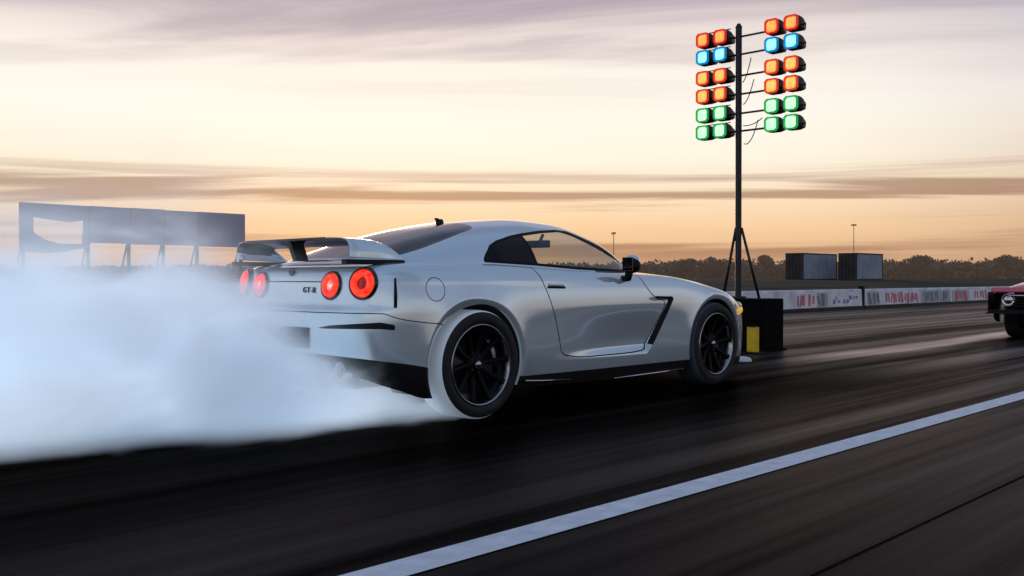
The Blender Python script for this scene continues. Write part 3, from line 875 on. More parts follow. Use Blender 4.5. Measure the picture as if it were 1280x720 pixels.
red_ink = pbr('faded red print', (.70, .19, .23), .7, noise=.3, nscale=3)
grey_ink = pbr('faded grey print', (.22, .22, .25), .7, noise=.3)
blue_ink = pbr('faded blue print', (.22, .27, .46), .7, noise=.3)
def banner(x0, x1, base, ink, label, seed, lo=.10, hi=.50, style=0):
    r = random.Random(seed)
    yb = lambda z: WY + .03*(z-.04)/.52 - .012
    bm_ = pbr('banner cloth', base, .75, noise=.15, nscale=2.5)
    V = [(x0, yb(lo), lo), (x1, yb(lo), lo), (x1, yb(hi), hi), (x0, yb(hi), hi)]
    Vb = [(x, y+.008, z) for x, y, z in V]
    o = obj('advertising_banner', np.array(V+Vb)-np.array([x0, WY, 0]), [(0, 1, 2, 3), (7, 6, 5, 4), (0, 4, 5, 1), (1, 5, 6, 2), (2, 6, 7, 3), (3, 7, 4, 0)], bm_, None, False)
    o.location = (x0, WY, 0); tag(o, label, 'banner', None)
    if ink is None: return o
    mb = MB(); x = x0+(x1-x0)*.08; w = (hi-lo)
    # illegible strokes, as the photo leaves them
    while x < x1-(x1-x0)*.08:
        sw = r.uniform(.10, .24); hh = w*(r.uniform(.55, .86) if style == 0 else r.uniform(.18, .34)); zc_ = lo+w*(.5+r.uniform(-.06, .06) if style == 0 else r.choice((.35, .62)))
        if r.random() < .85:
            sl = r.uniform(-.10, .10)
            z0, z1 = zc_-hh/2, zc_+hh/2
            mb.quad((x, yb(z0)-.004, z0), (x+sw*.8, yb(z0)-.004, z0), (x+sw*.8+sl, yb(z1)-.004, z1), (x+sl, yb(z1)-.004, z1))
        x += sw*r.uniform(.9, 1.8)
    mb.build('lettering', ink, o)
    return o
# X along the wall measured where the photograph shows each print
banner(16.2, 18.2, (.86, .84, .87), grey_ink, 'pale banner on the barrier just right of the black timing box', 2, style=1)
banner(19.35, 20.55, (.86, .84, .87), red_ink, 'white banner with tall red strokes, nearest one to the black timing box', 3)
banner(20.65, 21.25, (.45, .46, .49), grey_ink, 'small square grey banner between the tall red print and the pale blue one', 4)
banner(21.4, 23.2, (.86, .84, .87), blue_ink, 'white banner with pale blue text left of the barrier joint', 5, style=1)
banner(23.9, 24.7, (.50, .50, .52), grey_ink, 'dull grey banner just right of the barrier joint', 6)
banner(24.9, 27.9, (.86, .84, .87), red_ink, 'white banner with two patches of bold red print right of the joint', 11)
banner(28.1, 30.6, (.50, .51, .54), grey_ink, 'grey banner with dark grey print in the middle of the far barrier', 8)
banner(30.8, 32.3, (.55, .53, .56), red_ink, 'narrow banner with faint red print between grey and white banners', 9)
banner(32.5, 38.5, (.86, .84, .87), red_ink, 'white banner with pinkish print, last one before the red car', 10)

# ------------------------------------------------------------ starting tree
TX, TY = 6.55, 1.12
tree = thing('starting_light_tree', (TX, TY, 0), 'tall drag-strip starting light tree with red, blue, orange and green lamps on a black box', 'starting lights')
pole_m = pbr('dark painted steel', (.022, .022, .024), .45, .3, noise=.3, nscale=12)
mb = MB(); mb.box((TX+.02, TY-.16, .335), (.50, .66, .63), bev=.012); mb.box((TX+.02, TY-.16, .012), (.56, .72, .024))
mb.build('base_box', pbr('matt black board', (.004, .004, .0045), .9, noise=.4, nscale=6, spec=.08), tree)
mb = MB(); mb.tube([(TX, TY, .64), (TX, TY, 4.10)], .040, 14); mb.tube([(TX, TY, .645), (TX, TY, .675)], .10, 14); mb.tube([(TX, TY, 4.10), (TX, TY, 4.15)], [.047, .02], 12)
mb.build('pole', pole_m, tree, False)
for dx, dy in ((.14, -.22), (-.10, .16)):
    mb = MB(); mb.tube([(TX+dx, TY+dy, .65), (TX+dx*.15, TY+dy*.15, 1.55)], .018, 8); mb.build('brace', pole_m, tree, True)
cols = {'red': ((1, .33, .06), (.90, .02, .015)), 'blue': ((.30, .92, 1), (.0, .30, .70)), 'orange': ((1, .44, .09), (.92, .05, .015)), 'green': ((.62, 1, .62), (.02, .50, .10))}
lm = {k: lamp_mat(k+' lamp lens', c, tuple(.55*p+.45*q for p, q in zip(c, e)), 1.3) for k, (c, e) in cols.items()}
hot = {k: lamp_mat(k+' lamp hot centre', {'red': (1, .48, .13), 'orange': (1, .56, .16), 'blue': (.45, .95, 1), 'green': (.50, 1, .52)}[k], c, 1.12) for k, (c, e) in cols.items()}
bezel_glow_m = {k: pbr(k+' lamp bezel with added glow', tuple(.35*q for q in e), .5, emit=e, estr=.60) for k, (c, e) in cols.items()}  # bezels emit too, painting the lamp glow onto the rim
rowz = [4.00, 3.775, 3.505, 3.27, 3.025, 2.80]; rowc = ['red', 'blue', 'orange', 'orange', 'green', 'green']
def lamp(y, z, c):
    x = TX-.09; w = .093; h = .091
    pr = [(-w, -h), (w, -h), (w, h), (-w, h)]
    def rr(sc): return [(TX, 0, 0)]
    def ring(xo, k):
        out_ = []
        for i in range(16):
            a = 2*math.pi*(i+.5)/16; n = 10.
            r = (abs(math.cos(a))**n+abs(math.sin(a))**n)**(-1/n)
            out_.append((x+xo, y+w*k*r*math.cos(a), z+h*k*r*math.sin(a)))
        return out_
    secs = [ring(-.02, .98), ring(.05, 1.0), ring(.12, .97), ring(.17, .80), ring(.26, .55), ring(.29, .30)]
    V = [p for s_ in secs for p in s_]; F = [(i*16+j, i*16+(j+1) % 16, (i+1)*16+(j+1) % 16, (i+1)*16+j) for i in range(len(secs)-1) for j in range(16)]
    F.append(tuple(80+j for j in reversed(range(16))))
    hs = obj('lamp_housing', np.array(V), F, M['black'], tree)
    secs = [ring(-.045, .97), ring(-.045, .80), ring(-.010, .76)]; V = [p for s_ in secs for p in s_]
    F = [(i*16+j, (i+1)*16+j, (i+1)*16+(j+1) % 16, i*16+(j+1) % 16) for i in range(2) for j in range(16)]
    s2 = [ring(-.045, .97), ring(-.018, 1.0)]; o = len(V); V += [p for s_ in s2 for p in s_]
    F += [(o+j, o+(j+1) % 16, o+16+(j+1) % 16, o+16+j) for j in range(16)]
    obj('bezel', np.array(V), F, bezel_glow_m[c], hs, False)
    secs = [ring(-.020, .78), ring(-.040, .60), ring(-.047, .30)]; V = [p for s_ in secs for p in s_]
    F = [(i*16+j, (i+1)*16+j, (i+1)*16+(j+1) % 16, i*16+(j+1) % 16) for i in range(2) for j in range(16)]; obj('lens', np.array(V), F, lm[c], hs)
    secs = [ring(-.042, .59), ring(-.052, .42), ring(-.055, .2)]; V = [p for s_ in secs for p in s_]
    F = [(i*16+j, (i+1)*16+j, (i+1)*16+(j+1) % 16, i*16+(j+1) % 16) for i in range(2) for j in range(16)]; F.append(tuple(32+j for j in range(16)))
    obj('bulb_glow', np.array(V), F, hot[c], hs)
LY = (TY+.465, TY+.205, TY-.525, TY-.785)
for z, c in zip(rowz, rowc):
    for y in LY: lamp(y, z, c)
    mb = MB(); mb.tube([(TX, TY+.56, z-.02), (TX, TY-.92, z-.02)], .013, 8)
    mb.tube([(TX-.0, TY+.56, z+.105), (TX, TY+.12, z+.105)], .007, 6)
    mb.build('crossarm', pole_m, tree, True)
for (y0, z0, y1, z1, sag) in ((-.06, 2.62, -.26, 2.90, .10), (-.04, 3.40, -.16, 3.70, .05), (-.05, 3.12, -.20, 3.42, .06), (-.05, 2.85, -.32, 2.92, .03)):
    pts = [(TX+.03, TY+y0+(y1-y0)*t, z0+(z1-z0)*t-sag*4*t*(1-t)) for t in np.linspace(0, 1, 10)]
    mb = MB(); mb.tube(pts, .006, 6); mb.build('cable', M['black'], tree, True)

# yellow beam sensor by the box, and the small white puck in front of it
mb = MB(); mb.box((6.02, .60, .17), (.09, .12, .30), bev=.012)
ys = mb.build('timing_sensor', pbr('yellow painted steel', (.92, .60, .01), .5, noise=.15, nscale=9), None, loc=(6.02, .60, 0)); tag(ys, 'upright yellow sensor block in front of the black timing box', 'sensor')
mb = MB(); mb.box((6.02, .60, .011), (.20, .22, .022), bev=.006); mb.build('foot_plate', M['black'], ys)
mb = MB(); mb.box((6.015, .60, .325), (.09, .11, .012), bev=.004); mb.build('cap', M['black'], ys)
v, f = lathe([(.09, 0), (.09, .018), (.07, .04), (.03, .052), (0, .054)], (4.95, .10, .004), (0, 0, 1), 24)
wp = obj('lane_marker', v, f, pbr('white plastic', (.70, .70, .68), .4), None, True, loc=(4.95, .10, 0)); tag(wp, 'small round white lane marker on the asphalt ahead of the car nose', 'marker')

# ------------------------------------------------------ far field: containers
def at(px, d):
    p = np.array(CAM)+d*(FWD+(px-640)/1200*RGT); return p[0], p[1]
cont_side = pbr('weathered blue grey steel', (.32, .37, .41), .7, noise=.2, nscale=.9)
cont_end = pbr('dark brown steel', (.050, .040, .036), .8, noise=.3, nscale=1.2)  # darker and browner than the side walls
def container(x, y, L, w, h, label):
    z = float(ground_z(np.array([x]), np.array([y]))[0])-.02
    t = thing('storage_container', (x+L/2, y+w/2, z), label, 'container', 'containers in the field')
    # corrugated walls
    def corr(p0, p1, nrm, n):
        V = []; F = []
        for k in range(n*4+1):
            q = k/(n*4); o = (.0, .0, .05, .05)[k % 4]
            px_, py_ = p0[0]+(p1[0]-p0[0])*q-nrm[0]*o, p0[1]+(p1[1]-p0[1])*q-nrm[1]*o
            V += [(px_, py_, z+.12), (px_, py_, z+h-.10)]
        return V, [(2*k, 2*k+2, 2*k+3, 2*k+1) for k in range(n*4)]
    mb = MB()
    for p0, p1, nn_ in (((x, y), (x+L, y), (0, -1)), ((x+L, y+w), (x, y+w), (0, 1)), ((x+L, y), (x+L, y+w), (1, 0))):
        v, f = corr(p0, p1, nn_, max(4, int(math.hypot(p1[0]-p0[0], p1[1]-p0[1])/.28))); mb.add(v, f)
    mb.build('side_wall', cont_side, t)
    mb = MB(); mb.box((x+.03, y+w/2, z+h/2), (.05, w-.16, h-.26)); d = mb.build('end_door', cont_end, t)
    for q in (.22, .42, .58, .78):
        mb = MB(); mb.tube([(x-.02, y+w*q, z+.15), (x-.02, y+w*q, z+h-.15)], .025, 6); mb.build('lock_bar', M['disc'], d)
    mb = MB()
    for cx in (x+.06, x+L-.06):
        for cy in (y+.06, y+w-.06): mb.box((cx, cy, z+h/2), (.13, .13, h))
    for cz in (z+.06, z+h-.06):
        for cy in (y+.06, y+w-.06): mb.box((x+L/2, cy, cz), (L-.26, .128, .12))
        for cx in (x+.06, x+L-.06): mb.box((cx, y+w/2, cz), (.128, w-.26, .12))
    mb.build('frame', cont_end, t)
    mb = MB(); mb.box((x+L/2, y+w/2, z+h-.05), (L-.2, w-.2, .04)); mb.build('top_sheet', cont_side, t)
    mb = MB(); mb.box((x+L/2, y+w/2, z+.10), (L-.2, w-.2, .06)); mb.build('floor', cont_end, t)
container(79.3, 37.7, 7.0, 1.8, 2.55, 'grey storage container in the field, the left one, nearer the light pole')
container(82.8, 34.1, 5.9, 1.8, 2.55, 'grey storage container in the field, the right one, nearer the red car')

# --------------------------------------------------------- hoarding on stilts
hd = pbr('dusky grey panel', (.42, .39, .48), .8, noise=.12, nscale=.5)
hd2 = pbr('dusky violet panel', (.47, .43, .52), .8, noise=.12, nscale=.6)
HX, HY = 17.9, 60.
t = thing('trackside_hoarding', (26, HY, float(ground_z(np.array([26.]), np.array([60.]))[0])), 'long dark grey hoarding on stilts behind the smoke with a gap at its left end', 'hoarding')
zt_, zb_ = 5.78, 3.30
mb = MB()   # first bay is a frame with a torn opening
out_ = [(17.9, zb_-.9), (22.3, zb_-.1), (22.3, zt_-.03), (17.9, zt_)]
V = []
outer = [(17.9, 2.6), (19.6, 2.55), (20.4, 2.6), (22.3, 3.0), (22.3, zt_-.02), (20.4, zt_-.01), (19.6, zt_), (17.9, zt_)]
inner_ = [(18.75, 3.9), (19.4, 3.45), (20.3, 3.2), (21.85, 3.20), (21.95, 4.78), (21.0, 4.62), (20.0, 4.72), (18.75, 4.86)]
n = 8
for y in (HY, HY+.14):
    V += [(x, y, z) for x, z in outer]+[(x, y, z) for x, z in inner_]
F = []
for o_ in (0, 16):
    for i in range(n):
        j = (i+1) % n; q = (o_+i, o_+j, o_+8+j, o_+8+i); F.append(q if o_ == 0 else tuple(reversed(q)))
for i in range(n):
    j = (i+1) % n; F.append((i, 16+i, 16+j, j)); F.append((8+i, 8+j, 24+j, 24+i))
mb.add(V, F); mb.build('torn_bay', hd, t)
for k, (x0, x1) in enumerate(((22.35, 25.1), (25.15, 27.6), (27.65, 30.2), (30.25, 34.0))):
    mb = MB(); mb.box(((x0+x1)/2, HY+.07, (zt_+zb_)/2-.01*k), (x1-x0, .12, zt_-zb_+(.05 if k % 2 else 0))); mb.build('panel', hd if k % 2 else hd2, t)
for x in (18.2, 22.32, 25.12, 27.62, 30.22, 33.8):
    mb = MB(); mb.box((x, HY+.30, 3.0), (.18, .22, 5.2)); mb.tube([(x, HY+.4, 3.6), (x, HY+1.8, .78)], .07, 6); mb.build('post', pole_m, t)

# ------------------------------------------------------------ distant masts
mast_m = pbr('grey steel with haze glow', (.3, .24, .2), .9, emit=(.09, .06, .045), estr=1.)  # emission stands in for the haze in front of the masts
for (px, d, h, lab) in ((767, 150, 7.0, 'thin floodlight mast in the distance above the bonnet of the silver coupe'), (1067, 170, 9.4, 'thin floodlight mast in the distance behind the right-hand container')):
    x, y = at(px, d); z = float(ground_z(np.array([x]), np.array([y]))[0])
    t = thing('floodlight_mast', (x, y, z), lab, 'light mast', 'distant floodlight masts')
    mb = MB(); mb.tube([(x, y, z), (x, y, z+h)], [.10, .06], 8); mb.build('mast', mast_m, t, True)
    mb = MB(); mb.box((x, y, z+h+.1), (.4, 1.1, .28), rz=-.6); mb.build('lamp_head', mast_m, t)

# --------------------------------------------------------------- tree line
leaf_m = pbr('foliage with haze glow', (.16, .115, .09), .95, noise=.1, nscale=.35, spec=.0, emit=(.040, .029, .022), estr=1.)  # distance haze put into the leaves as a faint emission
trunk_m = pbr('bark with haze glow', (.14, .10, .08), .95, spec=0., emit=(.034, .025, .019), estr=1.)  # same haze emission on the trunks
def leaf_quads(cen, n, rad, size, r):
    P = r.normal(size=(n, 3)); P /= np.linalg.norm(P, axis=1)[:, None]
    P *= (r.random((n, 1))**.45); P = cen + P*rad
    a = r.normal(size=(n, 3)); a /= np.linalg.norm(a, axis=1)[:, None]
    b = np.cross(a, r.normal(size=(n, 3))); b /= np.linalg.norm(b, axis=1)[:, None]
    s = size*(.5+r.random((n, 1)))
    return np.stack([P-a*s, P+b*s*.7, P+a*s, P-b*s*.7], 1).reshape(-1, 3)
hgt = pchip([-400, 200, 500, 780, 830, 900, 980, 1050, 1120, 1200, 1290, 1700], [3.6, 3.6, 3.8, 4.2, 4.9, 5.2, 5.0, 4.6, 5.0, 4.9, 5.4, 6])
VV_ = []
for px in np.arange(-500, 1800, 5.0):
    for lay in range(2):
        d = 235+lay*28+rng.uniform(-12, 12); x, y = at(px+rng.uniform(-3, 3), d)
        h = float(hgt(px))*(.72+.36*rng.random())*(d/250)
        z = float(ground_z(np.array([x]), np.array([y]))[0])
        VV_.append(leaf_quads(np.array([x, y, z+h*.45]), 170, np.array([2.6, 2.3, h*.55]), .40, rng))
VV_ = np.vstack(VV_); FF_ = np.arange(len(VV_)).reshape(-1, 4).tolist()
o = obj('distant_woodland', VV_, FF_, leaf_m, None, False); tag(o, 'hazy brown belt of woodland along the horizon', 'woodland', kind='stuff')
for i, (px, h, rad, lab) in enumerate(((858, 5.1, 2.3, 'small round tree standing above the woodland just left of the light pole'), (957, 5.8, 2.2, 'pointed tree above the woodland right of the light pole'),
                                 (893, 5.2, 2.2, 'tree above the woodland directly over the bonnet lip, beside the pole'), (1262, 6.0, 2.8, 'broad tree above the woodland behind the red car'), (1150, 5.6, 2.9, 'low wide tree above the woodland right of the containers'))):
    x, y = at(px, 222); z = float(ground_z(np.array([x]), np.array([y]))[0])
    t = thing('tree', (x, y, z), lab, 'tree', 'trees along the woodland')
    mb = MB(); mb.tube([(x, y, z), (x+.1, y, z+h*.45), (x-.1, y+.1, z+h*.8)], [.22, .15, .05], 8)
    for k in range(4):
        a = k*1.7; mb.tube([(x, y, z+h*(.4+.08*k)), (x+math.cos(a)*rad*.7, y+math.sin(a)*rad*.7, z+h*(.62+.07*k))], [.09, .03], 6)
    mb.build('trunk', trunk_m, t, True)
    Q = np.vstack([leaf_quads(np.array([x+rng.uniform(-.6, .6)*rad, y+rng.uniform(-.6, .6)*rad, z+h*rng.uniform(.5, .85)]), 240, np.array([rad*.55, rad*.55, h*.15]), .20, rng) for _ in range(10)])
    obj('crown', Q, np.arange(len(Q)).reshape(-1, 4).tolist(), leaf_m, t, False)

# ---------------------------------------------------------- the red car
def red_car():
    X, Y = 10.95, -1.42
    t = thing('muscle_car', (X+2.3, Y, 0), 'red muscle car facing the camera, cut off by the right edge of the picture', 'car')
    paint = car_paint('red pink paint', (.90, .13, .22), .05, .3, dirt=.4)
    # body: sections from nose (u = 0) backwards
    ux = np.linspace(0, 4.6, 120)
    hw = pchip([0, .08, .3, .8, 2.3, 3.8, 4.5, 4.6], [.86, .89, .91, .93, .92, .92, .86, .82])
    zt = pchip([0, .05, .35, 1.2, 2.6, 3.6, 4.5, 4.6], [.755, .79, .85, .91, .93, .95, .93, .90])
    zb = pchip([0, .05, .5, 4.2, 4.6], [.62, .34, .24, .24, .42])
    a = np.linspace(0, math.pi, 40)
    rows = []
    for u in ux:
        n = 4.2
        c, s_ = np.cos(a), np.sin(a)
        yy = np.sign(c)*np.abs(c)**(2/n)*hw(u); zz = zb(u)+(zt(u)-zb(u))*np.abs(s_)**(2/n)
        rows.append(np.stack([np.full(40, X+u), Y+yy, zz], -1))
    G = np.array(rows); V = G.reshape(-1, 3); F = grid_faces(120, 40)
    for cx in (X+.86, X+3.62):
        V, F = clip(V, F, np.where(np.abs(V[:, 1]-Y) > .55, np.hypot(V[:, 0]-cx, V[:, 2]-.33)-.38, 9.))
    (V, F), (V2, F2) = split(V, F, lambda V: V[:, 2]-np.where(V[:, 0] < X+.45, .690-.02*(V[:, 0]-X), -1.))
    obj('body', V, F, paint, t); obj('front_valance', V2, F2, M['black'], t)
    mb = MB(); mb.box((X+2.4, Y, .34), (4.0, 1.2, .25)); mb.build('underbody', M['groove'], t)
    # bonnet lip overhangs the recessed grille
    mb = MB(); mb.box((X+.02, Y, .735), (.12, 1.78, .075), bev=.018); mb.build('bonnet_lip', paint, t, False)
    mb = MB()
    for z in (.50, .54, .58, .62, .66): mb.box((X-.01, Y, z), (.02, 1.20, .012))
    for y in np.linspace(-.56, .56, 9): mb.box((X-.006, Y+y, .58), (.02, .012, .19))
    mb.build('grille', M['black'], t)
    mb = MB(); mb.tube([(X+.03, Y-.86, .655), (X-.03, Y-.45, .65), (X-.04, Y, .65), (X-.03, Y+.45, .65), (X+.03, Y+.86, .655)], .020, 8); mb.build('bumper_bar', M['chrome'], t, True)
    for s in (-1, 1):
        v, f = lathe([(.095, -.05), (.095, .01), (.082, .02), (.078, .0), (.05, .014), (0, .02)], (X+.0, Y+s*.66, .585), (-1, 0, 0), 32)
        obj('head_lamp', v, f, M['chrome'], t)
    # chin spoiler on end plates
    mb = MB(); mb.box((X-.02, Y, .395), (.30, 1.84, .02), bev=.006); mb.box((X-.14, Y, .42), (.02, 1.80, .05), bev=.004)
    sp = mb.build('chin_spoiler', M['black'], t)
    for s in (-1, 1):
        mb = MB(); mb.box((X-.0, Y+s*.90, .545), (.24, .02, .31), bev=.005); mb.build('end_plate', M['black'], sp)
    # greenhouse
    gx_ = np.linspace(1.55, 4.1, 60); gz = pchip([1.55, 2.25, 2.7, 3.3, 4.1], [.90, 1.27, 1.33, 1.30, .94]); gw = pchip([1.55, 2.2, 3.4, 4.1], [.78, .76, .76, .70])
    rows = []
    for u in gx_:
        c, s_ = np.cos(a), np.sin(a); z0 = float(zt(u))-.03; h = max(float(gz(u))-z0, .01)
        sz = np.abs(s_)**(2/3.4)
        rows.append(np.stack([np.full(40, X+u), Y+np.sign(c)*np.abs(c)**(2/3.4)*(gw(u)-.17*h/.4*sz), z0+h*sz], -1))
    V = np.array(rows).reshape(-1, 3); F = grid_faces(60, 40)
    ws = lambda V: poly_sdf(V[:, 0]-X, np.abs(V[:, 1]-Y), [(1.58, -.1), (1.60, .70), (2.22, .52), (2.26, -.1)])
    (a1, b1), (V, F) = split(V, F, ws); obj('windscreen', a1, b1, M['dark_glass'], t)
    sw = lambda V: np.where(np.abs(V[:, 1]-Y) > .45, poly_sdf(V[:, 0]-X, V[:, 2], [(1.95, .98), (2.35, 1.22), (3.2, 1.22), (3.5, .98)]), -1.)
    (a1, b1), (V, F) = split(V, F, sw); obj('side_window', a1, b1, M['dark_glass'], t)
    obj('roof', V, F, pbr('dark green roof', (.02, .035, .03), .35, coat=.5), t)
    for cx in (X+.86, X+3.62):
        for s in (-1, 1):
            c = (cx, Y+s*.78, .33)
            v, f = lathe([(.19, .10), (.21, .115), (.28, .12), (.318, .11), (.33, .08), (.33, -.08), (.318, -.11), (.28, -.12), (.19, -.10)], c, (0, s, 0), 48)
            w = obj('wheel', v, f, M['rubber'], t)
            mb = MB()
            for k in range(5):
                q = 2*math.pi*k/5; mb.tube([(c[0], c[1]+s*.09, c[2]), (c[0]+.18*math.cos(q), c[1]+s*.10, c[2]+.18*math.sin(q))], [.04, .03], 8)
            v, f = lathe([(.19, .10), (.18, .11), (.17, .06), (0, .05)], c, (0, s, 0), 40); mb.add(v, f); mb.build('rim', M['lip'], w, True)
red_car()

# -------------------------------------------------------------------- smoke
def smoke():
    lo, hi = np.array([-6.0, -1.15, .012]), np.array([.30, 5.0, 2.5])
    mb = MB(); c = (lo+hi)/2; mb.box(c, hi-lo)
    m, nt, out = nmat('tyre smoke'); L = nt.links.new
    tc = N(nt, 'ShaderNodeTexCoord'); geo = N(nt, 'ShaderNodeNewGeometry')
    sp = N(nt, 'ShaderNodeSeparateXYZ'); L(geo.outputs['Position'], sp.inputs[0])
    def mth(op, a, b_=None, c_=None, cl=False):
        n = N(nt, 'ShaderNodeMath', operation=op, use_clamp=cl)
        for i, q in enumerate((a, b_, c_)):
            if q is None: continue
            if isinstance(q, (int, float)): n.inputs[i].default_value = q
            else: L(q, n.inputs[i])
        return n.outputs[0]
    def ramp(v, a, b_, t0=0., t1=1.):
        n = N(nt, 'ShaderNodeMapRange', interpolation_type='SMOOTHSTEP', clamp=True)
        L(v, n.inputs[0]); n.inputs[1].default_value = a; n.inputs[2].default_value = b_; n.inputs[3].default_value = t0; n.inputs[4].default_value = t1
        return n.outputs[0]
    mp = N(nt, 'ShaderNodeMapping'); mp.inputs['Scale'].default_value = (.55, 1, 1.15); L(geo.outputs['Position'], mp.inputs[0])
    n1 = N(nt, 'ShaderNodeTexNoise'); n1.inputs['Scale'].default_value = 1.7; n1.inputs['Detail'].default_value = 6; n1.inputs['Roughness'].default_value = .6; n1.inputs['Distortion'].default_value = .9; L(mp.outputs[0], n1.inputs[0])
    n2 = N(nt, 'ShaderNodeTexNoise'); n2.inputs['Scale'].default_value = 1.1; n2.inputs['Detail'].default_value = 4; n2.inputs['Distortion'].default_value = .6; L(mp.outputs[0], n2.inputs[0])
    nz = mth('SUBTRACT', n1.outputs[0], .5)
    x, y, z = sp.outputs
    # edge of the plume on the near side: trails back from the rear tyre
    e = mth('ADD', y, mth('MULTIPLY_ADD', x, .20, .93))        # y + .93 + .2 x  > 0 inside
    e = mth('MULTIPLY_ADD', nz, .75, e)
    edge = ramp(e, -.10, .42)
    back = ramp(mth('MULTIPLY_ADD', nz, .3, x), .12, -.22)     # starts at the tyre
    # plume top rises away from the tyre
    top = mth('MULTIPLY_ADD', x, -.58, .08)
    top = mth('MINIMUM', top, mth('MULTIPLY_ADD', n2.outputs[0], .5, .68))
    ht = mth('DIVIDE', mth('MULTIPLY_ADD', nz, -.95, z), mth('MAXIMUM', top, .12))
    vert = ramp(ht, 1.20, .40)
    thin = ramp(ht, 1.75, .95)
    clump = ramp(n1.outputs[0], .38, .62, .12, 1.6)
    body = mth('MULTIPLY', mth('MULTIPLY', edge, back), clump)
    d = mth('ADD', mth('MULTIPLY_ADD', vert, 8.0, mth('MULTIPLY', thin, .45)), ramp(ht, .50, .0, 0., 7.))
    d = mth('MULTIPLY', d, body)
    # smoke curling round the lower bumper and exhausts
    lowz = ramp(mth('MULTIPLY_ADD', mth('MINIMUM', y, .9), -.20, mth('MULTIPLY_ADD', nz, -.35, z)), .66, .24)
    wrap = mth('MULTIPLY', mth('MULTIPLY', ramp(x, -.50, -.80), ramp(x, -1.9, -1.2)), mth('MULTIPLY', ramp(mth('MULTIPLY_ADD', nz, .7, y), -.86, -.40), lowz))
    d = mth('MULTIPLY_ADD', wrap, 34.0, d)
    # thin sheet hugging the ground out to the rear tyre
    sheet_ = mth('MULTIPLY', ramp(mth('MULTIPLY_ADD', nz, .25, mth('MULTIPLY_ADD', x, .2, y)), -1.0, -.80), mth('MULTIPLY', ramp(z, .22, .03), ramp(x, -.02, -.30)))
    d = mth('MULTIPLY_ADD', sheet_, 9.0, d)
    # fades at the domain walls so no face of it shows
    d = mth('MULTIPLY', d, ramp(y, 4.9, 3.2)); d = mth('MULTIPLY', d, ramp(x, -5.95, -4.6)); d = mth('MULTIPLY', d, ramp(z, 2.45, 1.55))
    v = N(nt, 'ShaderNodeVolumePrincipled')
    v.inputs['Color'].default_value = (.965, .982, 1, 1); v.inputs['Anisotropy'].default_value = .15
    L(d, v.inputs['Density'])
    L(mth('MULTIPLY', d, mth('MULTIPLY_ADD', n2.outputs[0], .62, -.12)), v.inputs['Emission Strength'])  # smoke glows by itself, an added fill in place of multiple scattering
    cmx = N(nt, 'ShaderNodeMix', data_type='RGBA'); L(ramp(n1.outputs[0], .35, .6), cmx.inputs[0]); cmx.inputs[6].default_value = (.80, .89, .97, 1); cmx.inputs[7].default_value = (.975, .988, 1, 1); L(cmx.outputs[2], v.inputs['Color']); v.inputs['Emission Color'].default_value = (.74, .86, 1, 1)  # noise paints darker, bluer shading into the smoke colour
    L(v.outputs[0], out.inputs['Volume'])
    o = mb.build('tyre_smoke', m, None, loc=tuple((c[0], c[1], 0)))
    tag(o, 'thick blue-white cloud of tyre smoke billowing behind the silver coupe', 'smoke', kind='stuff')
smoke()

# ============================================================ LIGHT AND SKY
SUN_AZ, SUN_EL = R(53), R(5)                # direction the light comes from
sd = np.array([math.cos(SUN_AZ)*math.cos(SUN_EL), math.sin(SUN_AZ)*math.cos(SUN_EL), math.sin(SUN_EL)])
su = bpy.data.lights.new('sun', 'SUN'); su.energy = .55; su.angle = R(9); su.color = (1, .72, .45)
so = bpy.data.objects.new('sun', su); COL.objects.link(so)
from mathutils import Vector
so.rotation_euler = Vector((-sd[0], -sd[1], -sd[2])).to_track_quat('-Z', 'Y').to_euler(); so.location = (20, 30, 12)

w = bpy.data.worlds.new('World'); scene.world = w; w.use_nodes = True
nt = w.node_tree; nt.nodes.clear(); L = nt.links.new
out = N(nt, 'ShaderNodeOutputWorld'); bg = N(nt, 'ShaderNodeBackground'); L(bg.outputs[0], out.inputs[0])
sky = N(nt, 'ShaderNodeTexSky'); sky.sky_type = 'NISHITA'; sky.sun_disc = False; sky.sun_elevation = R(3); sky.sun_rotation = math.pi/2-SUN_AZ
sky.dust_density = 2.5; sky.air_density = 1.2
tc = N(nt, 'ShaderNodeTexCoord'); sp = N(nt, 'ShaderNodeSeparateXYZ'); L(tc.outputs['Generated'], sp.inputs[0])
def mth(op, a, b_=None, c_=None, cl=False):
    n = N(nt, 'ShaderNodeMath', operation=op, use_clamp=cl)
    for i, q in enumerate((a, b_, c_)):
        if q is None: continue
        if isinstance(q, (int, float)): n.inputs[i].default_value = q
        else: L(q, n.inputs[i])
    return n.outputs[0]
def cramp(v, els):
    n = N(nt, 'ShaderNodeValToRGB'); L(v, n.inputs[0]); e = n.color_ramp.elements
    while len(e) < len(els): e.new(.5)
    for k, (p, c) in enumerate(els): e[k].position = p; e[k].color = c
    return n.outputs[0]
def mix(f, a, b_, bt='MIX'):
    n = N(nt, 'ShaderNodeMix', data_type='RGBA', blend_type=bt)
    for s, q in ((0, f), (6, a), (7, b_)):
        if isinstance(q, (int, float)): n.inputs[s].default_value = q
        elif isinstance(q, tuple): n.inputs[s].default_value = q
        else: L(q, n.inputs[s])
    return n.outputs[2]
def mrange(v, a, b_, c_=0., d_=1.):
    n = N(nt, 'ShaderNodeMapRange', interpolation_type='SMOOTHSTEP'); L(v, n.inputs[0])
    for i, q in enumerate((a, b_, c_, d_)): n.inputs[i+1].default_value = q
    return n.outputs[0]
X_, Y_, Z_ = sp.outputs
zup = mth('MAXIMUM', Z_, 0.)
